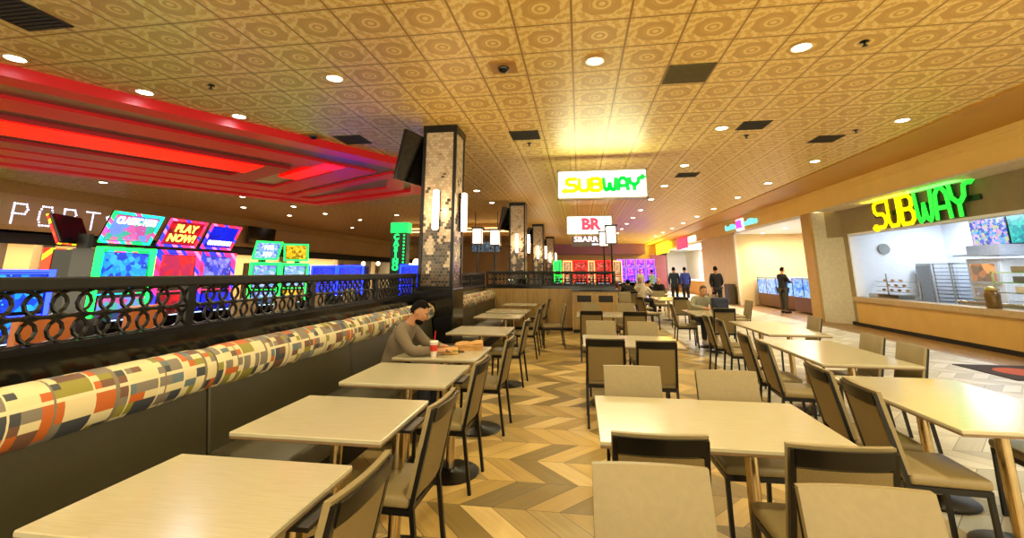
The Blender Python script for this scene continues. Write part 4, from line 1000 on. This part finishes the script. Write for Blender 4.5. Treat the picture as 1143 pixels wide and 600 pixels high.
for k, (nm, st) in enumerate((('P', [[(0, 0), (0, 1), (.5, 1), (.6, .75), (.5, .5), (0, .5)]]), ('O', [[(.1, 0), (0, .3), (0, .7), (.1, 1), (.5, 1), (.6, .7), (.6, .3), (.5, 0), (.1, 0)]]), ('R', [[(0, 0), (0, 1), (.5, 1), (.6, .75), (.5, .5), (0, .5)], [(.3, .5), (.6, 0)]]),
                             ('T', [[(0, 1), (.7, 1)], [(.35, 1), (.35, 0)]]), ('S', [[(.6, .9), (.3, 1), (0, .8), (.1, .55), (.5, .45), (.6, .2), (.3, 0), (0, .1)]]))):
    bulbs('letter_' + nm.lower(), st, bw, .18 + k * .66, .58)
# televisions and lamps in the gaming hall
t = thing('wall_television', 'black television on the tan bulkhead over the gaming hall', 'television', (-16.5, 21.1, 3.0), 0)
MB().rbox(0, -1.0, 0, .1, 1.0, .85, 'blackg', .02).build('screen_housing', t); MB().box(.1, -.96, .04, .105, .96, .81, 'blackg').build('screen', t)
for k, (x, y) in enumerate(((-9.0, 19), (-8.3, 19), (-7.1, 19), (-6.6, 19), (-7.9, 18.2), (-6.9, 17.2), (-6.45, 17.2))):
    t = thing('globe_lamp', 'glowing globe lamp over the far counter in the gaming hall', 'lamp', (x - (.6 if k < 4 else 0), y, 0), 0, 'globe lamps at the far counter')
    MB().ball((0, 0, 1.95 if k < 5 else 1.98), .13 if k > 4 else .09, em('warm_globe', (1, .72, .35), 5)).build('globe', t, True); MB().tube([(0, 0, 0), (0, 0, 1.85)], .02, 'black', 6).build('stem', t)
# cove-lit soffit far left of centre
b = MB(); b.box(-10.5, 24.0, 3.55, -3.2, 30, 3.75, 'casceil'); b.box(-10.5, 23.9, 3.95, -3.2, 30, 4.2, 'casceil'); o = b.build('ceiling_cove'); struct(o)
b = MB(); b.box(-10.3, 24.05, 3.77, -3.4, 24.12, 3.83, em('cove_strip', (1, .62, .2), 4)); b.box(-3.35, 24.1, 3.77, -3.28, 30, 3.83, em('cove_strip', (1, .62, .2), 4)); o = b.build('trim_cove_light'); struct(o)
b = MB(); b.box(-10.3, 23.86, 3.93, -3.3, 23.92, 3.97, em('cove_strip', (1, .62, .2), 4)); o = b.build('trim_cove_light'); struct(o)
# menu boards of the far bar
t = thing('menu_board_row', 'slanted row of dark menu screens over the far bar behind the lanterns', 'menu board', (-4.6, 19, 2.45))
for k in range(3): MB().box(k * .42, 0, 0, k * .42 + .36, .05, .42, mat_screen('bar_menu_%d' % k, ['203850', '608090', '102030'], 9, .8, k), Matrix.Shear('XZ', 4, (.35, 0)) if False else None).build('screen', t)
MB().box(-.05, .05, .1, 1.3, .09, .2, 'black').build('mounting_rail', t)
for k in (.1, 1.1): MB().box(k, .05, .2, k + .03, .08, CH - 2.45, 'black').build('hanger', t)

# ------------------------------------------------------------------ right-hand shops
# Subway wall: counter front and ledge
struct(MB().box(8.44, 6, .10, 8.6, 15.55, .73, 'counter').build('trim_6'))
struct(MB().box(8.38, 6, .73, 8.85, 15.6, .86, 'ledge').build('trim_7'))
struct(MB().box(8.42, 4, 0, 8.55, 15.85, .10, 'blackm').build('baseboard_right'))
t = thing('wall_letter_sign', 'glowing dimensional SUBWAY letters in yellow and green on the olive wall over the shop window', 'sign', (8.44, 12.45, 3.18), -PI / 2)
sub_logo(t, 3.15, 0, .0, .0, .08, em('letter_yellow_bright', (1, .80, .0), 1.4), em('letter_green_bright', (.02, .90, .04), 1.2), fat=.0155, body=(pm('letter_side_yellow', '8a7a10', .5), pm('letter_side_green', '0c4a1a', .5)))
b = MB(); b.box(-1.6, .02, -.06, 1.85, .05, .06, pm('dark_green_back', '0c3a14', .5)); b.build('mounting_bar', t)
light('AREA', 'yellow_glow', (-.85, -.2, .33), 4, (1, .85, .05), t, (1.6, .2), aim=(0, 0, 1)); light('AREA', 'green_glow', (.9, -.2, .33), 4, (.1, 1, .15), t, (1.6, .2), aim=(0, 0, 1))
def troffer(x, y, z, sx, sy, watts, lab, color=(.72, .84, 1)):
    t = thing('ceiling_panel_light', lab, 'ceiling light', (x, y, z)); 
    MB().box(-sx / 2, -sy / 2, -.03, sx / 2, sy / 2, 0, pm('troffer_frame', 'e8e8e8', .4)).build('frame', t); MB().box(-sx / 2 + .03, -sy / 2 + .03, -.045, sx / 2 - .03, sy / 2 - .03, -.028, em('troffer_lens', (.85, .92, 1), 5)).build('diffuser', t)
    light('AREA', 'panel_lamp', (0, 0, -.06), watts, color, t, (sx, sy), aim=(0, 0, -1))
troffer(10.9, 14.6, 3.3, .6, 1.2, 62, 'white panel light in the sandwich shop ceiling near the menu screens')
troffer(9.6, 12.0, 3.3, .6, 1.2, 62, 'white panel light in the sandwich shop ceiling above the window')
troffer(10.2, 8.5, 3.3, .6, 1.2, 62, 'white panel light in the sandwich shop ceiling nearest the camera')
for k, (y0, cols) in enumerate(((13.95, ['2858d0', 'e0a8c8', '60c0e0', 'd8d860', '2040a0', 'f0c8d8']), (12.75, ['10a0a0', '20c0b0', '107090', '30d0c0']), (11.5, ['2858d0', 'd0d8f0', 'e8b0c0']))):
    t = thing('menu_screen', ['digital menu screen with blue and pink panels on the sandwich shop wall', 'teal digital menu screen on the sandwich shop wall', 'digital menu screen on the sandwich shop wall nearest the camera'][k], 'menu board', (11.62, y0, 2.35), 0, 'digital menu screens')
    MB().box(0, 0, 0, .06, 1.18, .78, 'black').build('housing', t); MB().box(-.012, .03, .03, 0, 1.15, .75, mat_screen('menu_%d' % k, cols, 7, 1.0, 20 + k)).build('screen', t)
tag(MB().tube([(0, 0, 0), (0, -.04, 0)], .17, pm('clock_grey', '8d8f8a', .5), 24).build('wall_clock', None, True, (9.9, 16.28, 2.35)), 'round grey disc on the white end wall of the sandwich shop', 'clock')
# sneeze guard food bar at the far end
t = thing('food_display_case', 'curved glass food display with trays at the left end of the sandwich counter', 'display case', (8.75, 14.1, .86))
MB().box(0, 0, 0, .55, 1.3, .12, 'chrome').build('base', t)
b = MB()
for k in range(8):
    a0, a1 = R_(90 * k / 8), R_(90 * (k + 1) / 8)
    b.add([(.55 - .5 * math.sin(R_(90) - a0 + 0) , 0, .12 + .55 * math.sin(a0)), (.55 - .5 * math.cos(a1), 0, .12 + .55 * math.sin(a1)), (.55 - .5 * math.cos(a1), 1.3, .12 + .55 * math.sin(a1)), (.55 - .5 * math.cos(a0), 1.3, .12 + .55 * math.sin(a0))], [(0, 1, 2, 3)], 'glass')
b.build('curved_glass', t)
for z in (.18, .32, .46):
    sh_ = MB().box(.2, .05, z, .54, 1.25, z + .012, 'chrome').build('shelf', t)
for k in range(10): tag(MB().ball((9.1, 14.25 + k * .11, 1.09 + .14 * (k % 3)), (.06, .045, .035), pm('bread_roll', 'c08a48', .7), None, 1).build('bread_roll', None, True), 'small bread item inside the curved glass food display', 'bread', 'bread in the food display')
for yy in (.0, 1.28): MB().box(.53, yy, .1, .56, yy + .02, .70, 'chrome').build('upright', t)
# tray rack
t = thing('tray_rack', 'tall metal rack of baking trays in the sandwich shop', 'rack', (10.35, 14.4, 0))
for a in (0, .5):
    for c in (0, .6): MB().box(a, c, 0, a + .03, c + .03, 1.85, 'chrome').build('upright', t)
for k in range(14): MB().box(0.02, .02, .35 + k * .105, .51, .61, .365 + k * .105, pm('tray_grey', '5c5e60', .4, .6)).build('tray', t)
MB().box(0, 0, 1.83, .53, .63, 1.86, 'chrome').build('top_panel', t)
t = thing('refrigerator', 'pale narrow upright cabinet left of the tray rack', 'fridge', (10.6, 15.45, 0))
MB().rbox(0, 0, 0, .7, .62, 1.88, pm('fridge_grey', 'c2c6cc', .4), .02).build('body', t); MB().box(-.025, .03, .1, 0, .59, 1.8, pm('fridge_door', '9ba1a8', .35)).build('door', t); MB().box(-.05, .5, .8, -.02, .53, 1.3, 'chrome').build('handle', t)
t = thing('bread_oven', 'white bread oven with an orange glowing window', 'oven', (10.3, 12.75, .9))
MB().rbox(0, 0, 0, .8, 1.0, 1.05, pm('oven_white', 'd6d9dd', .35), .02).build('body', t)
ov = MB().box(-.03, .06, .42, 0, .94, .98, pm('oven_door', 'b9bcc0', .3)).build('door', t)
MB().box(-.036, .14, .48, -.028, .86, .92, mat_screen('oven_glow', ['705a48', 'c08050', 'ffb060', '806850'], 3, 1.0, 31)).build('oven_window', ov)
MB().box(-.036, .14, .10, -.028, .86, .32, mat_screen('oven_glow_low', ['8a8a88', 'a07858', 'c8c8c8'], 3, .7, 33)).build('lower_window', t)
t2 = thing('oven_stand', 'steel stand under the bread oven', 'stand', (10.3, 12.75, 0))
for a in (0.02, .74):
    for c in (.02, .92): MB().box(a, c, 0, a + .05, c + .05, .9, 'chrome').build('leg', t2)
MB().box(0, 0, .84, .8, 1.0, .9, 'chrome').build('top_shelf', t2)
b = MB(); b.prism([(10.2, 12.6), (11.2, 12.6), (11.2, 14.0), (10.2, 14.0)], 2.02, 2.06, pm('hood_steel', 'b6bcc4', .3, .4)); b.box(10.4, 12.8, 2.06, 11.2, 13.8, 2.3, pm('hood_steel', 'b6bcc4', .3, .4))
tag(b.build('extractor_hood'), 'low white extractor hood above the bread oven', 'hood')
t = thing('sandwich_counter', 'stainless sandwich preparation counter with shelves behind the window', 'counter', (9.3, 6.4, 0))
MB().box(0, 0, 0, .7, 6.4, .88, pm('counter_steel', 'bfc5cc', .3, .5)).build('body', t); MB().rbox(-.05, -.02, .88, .75, 6.42, .93, 'chrome', .01).build('countertop', t)
for k in range(3): MB().box(0.0, 3.0, 1.15 + .22 * k, .45, 5.4, 1.17 + .22 * k, 'chrome').build('shelf', t)
for yy in (3.0, 5.38): MB().box(0, yy, .93, .03, yy + .03, 1.66, 'chrome').build('upright', t)
random.seed(3)
for k in range(9):
    c_ = random.choice(['d8d8d0', 'a8a090', '707880', 'e8e4da']); z = 1.17 + .22 * (k % 3)
    tag(MB().rbox(9.33, 9.5 + (k // 3) * .75, z, 9.6, 9.85 + (k // 3) * .75, z + .13, pm('carton_' + c_, c_, .6), .01).build('container'), 'pale container on the preparation counter shelves', 'container', 'containers on the preparation counter')
t = thing('cup_dispenser', 'brown and gold cup-shaped object on the ledge at the right end of the shop window', 'container', (8.6, 11.0, .86))
MB().lathe([(.11, 0), (.13, .04), (.12, .16), (.13, .28), (.10, .34)], (0, 0, 0), pm('brown_pot', '6a5028', .3, .3), 16).build('pot', t, True); MB().lathe([(.09, .34), (.12, .38), (.07, .44), (0, .46)], (0, 0, 0), pm('gold_lid', 'b89a50', .25, .6), 16).build('lid', t, True)
# Baskin letters on the fascia
t = thing('shop_letter_sign', 'cyan and pink glowing Baskin Robbins letters on the ochre fascia', 'sign', (7.80, 22.9, 3.86), -PI / 2)
cyan = em('cyan_face', (.16, .75, .95), 1.0); pk = em('magenta_face', (1, .06, .6), 1.1)
text_obj('lettering', 'baskin', .36, .05, cyan, (-1.35, -.02, .0), 0, t, bold=.012, width=1.5)
text_obj('lettering', 'robbins', .36, .05, cyan, (1.4, -.02, .0), 0, t, bold=.012, width=1.5)
MB().box(-.5, -.02, -.28, .5, .03, .28, em('white_face', (1, .9, 1), .9)).build('back_panel', t); text_obj('lettering', 'BR', .50, .05, pk, (0, -.05, 0), 0, t, bold=.02, width=.75)
light('AREA', 'pink_glow', (1.5, -.1, -.3), 2, (1, .4, .9), t, (3, .2), aim=(0, -.2, -1))
# freezers: glass topped, lit blue inside
def freezer(y0, y1, lab):
    t = thing('ice_cream_freezer', lab, 'freezer', (8.75, y0, 0)); L = y1 - y0
    MB().rbox(0, 0, 0.05, .9, L, .62, pm('freezer_brown', '7c5a3c', .4), .02).build('body', t)
    MB().box(.02, .02, .62, .88, L - .02, 1.26, mat_screen('tubs_' + str(int(y0)), ['90c0ff', 'd0e8ff', '4070d0', 'e8f4ff', '60a0f0', 'ffffff'], 5, 1.0, y0)).build('ice_cream_display', t)
    MB().box(-.01, .01, .64, .89, L - .01, 1.34, 'glass_b').build('glass_hood', t)
    b = MB()
    for yy in [0, L / 3, 2 * L / 3, L - .02]: b.box(0, yy, .62, .03, yy + .02, 1.36, 'black')
    b.box(0, 0, 1.34, .9, L, 1.38, pm('freezer_top', 'a8c8e8', .3)); b.build('frame', t)
freezer(17.7, 20.4, 'glass ice cream freezer glowing blue, right of the standing shopper'); freezer(20.9, 24.1, 'glass ice cream freezer glowing blue, left of the standing shopper')
for x, y in ((9.0, 18.5), (9.0, 21), (9.0, 23.4), (11, 19.5), (11, 22.3)):
    put_light(DC, x, y, 3.5, 'round downlight in the white ceiling of the ice cream shop', 'downlights in the ice cream shop')
light('AREA', 'shop_lamp', (10.6, 20.8, 3.4), 420, (1, .86, .74), None, (3, 5), aim=(0, 0, -1))  # added fill without a fixture, brightens the ice cream shop walls
t = thing('storage_shelf', 'dark shelf unit crowded with small goods behind the freezers', 'shelf', (12.6, 22.2, 0))
for z in (.9, 1.3, 1.7, 2.05): MB().box(0, 0, z, .45, 1.7, z + .03, 'black').build('shelf', t)
for yy in (0, 1.67): MB().box(0, yy, 0, .45, yy + .03, 2.1, 'black').build('side_panel', t)
random.seed(5)
for k in range(16):
    z = (.93, 1.33, 1.73, 2.08)[k % 4]; yy = 22.3 + (k // 4) * .4
    c_ = random.choice(['c83838', '3858a8', 'e0d8c8', '404040', '68a048', 'd8a030']); hh = random.uniform(.1, .2)
    tag(MB().rbox(12.65, yy, z, 12.85, yy + random.uniform(.12, .25), z + hh, pm('goods_' + c_, c_, .6), .01).build('packaged_goods'), 'small packet on the dark shelf unit of the ice cream shop', 'packet', 'packets on the dark shelf unit')
for k, (y, z, wd, h, c_, l) in enumerate(((23.6, 2.45, .5, .28, '8c7c6c', 'grey-brown framed notice'), (23.0, 2.1, .45, .35, '3060c8', 'blue square notice'), (23.6, 1.95, .5, .3, 'c86858', 'red notice'), (18.7, 1.75, 1.1, .4, 'b87844', 'orange-brown panel'))):
    tag(MB().box(13.16, y, z, 13.2, y + wd, z + h, pm('notice_' + c_, c_, .5)).build('wall_notice'), l + ' on the back wall of the ice cream shop', 'notice')
t = thing('drinks_cooler', 'bright blue-white countertop cooler behind the freezers', 'cooler', (9.9, 19.4, 0))
MB().rbox(0, 0, 0, .6, .7, 1.75, 'black', .02).build('body', t); MB().box(-.02, .05, 1.1, 0, .65, 1.7, em('cooler_glow', (.3, .7, 1), 1.8)).build('door', t)
tag(MB().rbox(8.0, 24.7, 0, 8.35, 25.4, 1.0, pm('bin_olive', '4c4228', .5), .02).build('litter_bin', None, False, (-.45, 0, 0)), 'dark olive waste bin standing against the beige pier', 'bin')
# third shop: counter, art panel, signs on the fascia
troffer(9.2, 36, 3.5, 1.5, 6, 1300, 'white panel light in the third shop', (1, .95, .9))
t = thing('red_block_sign', 'bright red block sign on the far fascia', 'sign', (7.78, 35.2, 3.72), -PI / 2); MB().rbox(-1.9, -.03, -.42, 1.5, .04, .42, em('red_sign_face', (1, .02, .08), 1.8), .03).build('red_panel', t); 
t = thing('white_letter_sign', 'small pale cyan lit sign right of the red block sign', 'sign', (7.78, 32.3, 3.85), -PI / 2); MB().rbox(-1.0, -.03, -.2, 1.0, .04, .2, em('pale_cyan_face', (.6, .95, .9), 1.5), .08).build('sign_panel', t)
t = thing('yellow_block_sign', 'wide yellow glowing sign at the far end of the fascia', 'sign', (7.6, 42.2, 3.75), -PI / 2)
for a in (-3.6, -2.0, -.4, 1.2): MB().rbox(a, -.03, -.5, a + 1.4, .04, .5, 'yell', .05).build('letter_block', t)
light('AREA', 'yellow_wash', (0, -.6, 0), 160, (1, .75, .05), t, (7, .8), aim=(0, -1, .1))
t = thing('wall_artwork', 'pale wall panel with a thin orange curl drawn on it', 'picture', (10.36, 34.2, 1.2), -PI / 2)
MB().box(-2, 0, 0, 2.6, .03, 2.0, pm('pale_panel', 'ecdcc8', .5)).build('panel', t)
MB().tube([(-1.4 + .5 * math.cos(R_(a)), -.02, 1.3 + .35 * math.sin(R_(a))) for a in range(20, 300, 20)] + [(1.6, -.02, .75)], .03, em('orange_line', (1, .4, .15), 1), 6).build('orange_curl', t)
t = thing('service_counter', 'tan service counter of the third shop', 'counter', (8.5, 31.5, 0)); MB().box(0, 0, 0, .7, 12, .95, 'counter').build('body', t); MB().rbox(-.05, -.05, .95, .75, 12.05, 1.0, 'cream', .01).build('countertop', t)
t = thing('glass_display_fridge', 'cool blue display fridge in the third shop', 'fridge', (9.3, 32.2, 0)); MB().box(0, 0, 0, .7, 1.2, 1.9, 'black').build('body', t); MB().box(-.02, .05, .9, 0, 1.15, 1.85, em('fridge_glow', (.55, .8, 1), 1.4)).build('door', t)
# dark red shop end and door
tag(MB().box(6.4, 41.5, 0, 7.7, 41.7, 3.1, pm('wine_panel', '6a1c1c', .5)).build('display_partition'), 'dark red partition below the yellow sign', 'partition')
# walkway mat
t = thing('floor_mat', 'dark floor mat with an orange emblem in front of the shop counter', 'mat', (6.5, 8.5, 0), 0)
MB().box(0, -.3, 0, 1.15, .9, .012, pm('mat_dark', '2a1c20', .9)).build('mat_base', t); MB().lathe([(0, .012), (.36, .012), (.35, .016), (0, .016)], (.6, .3, 0), pm('mat_orange', 'b05038', .9), 24).build('emblem', t)
# added fill light, no fixture, brightening the recess on the casino side
light('AREA', 'recess_fill', (-18.5, 18, 2.7), 1500, (1, .75, .45), None, (2, 34), aim=(0, 0, -1))
# lounge chairs (orange) in the gaming hall, seen through the railing
for k, (x, y) in enumerate(((-4.9, 3.4), (-5.2, 4.6), (-5.0, 5.9), (-5.0, 6.8), (-5.0, 7.7), (-5.4, 9.6))):
    t = thing('gaming_chair', 'padded %s gaming chair seen through the ring railing' % ('orange' if k < 2 else 'tan'), 'chair', (x, y, 0), PI / 2, 'padded chairs at the slot machines')
    mc = pm('orange_leather', 'b4642c', .5) if k < 2 else pm('tan_leather', '9a8468', .5)
    MB().rbox(-.24, -.22, .50, .24, .24, .62, mc, .04, seg=3).build('seat', t, True); MB().rbox(-.23, -.30, .62, .23, -.20, 1.22, mc, .04, seg=3).build('backrest', t, True)
    MB().lathe([(.22, 0), (.22, .02), (.04, .05), (.035, .5), (0, .5)], (0, 0, 0), 'chrome', 16).build('pedestal', t, True)
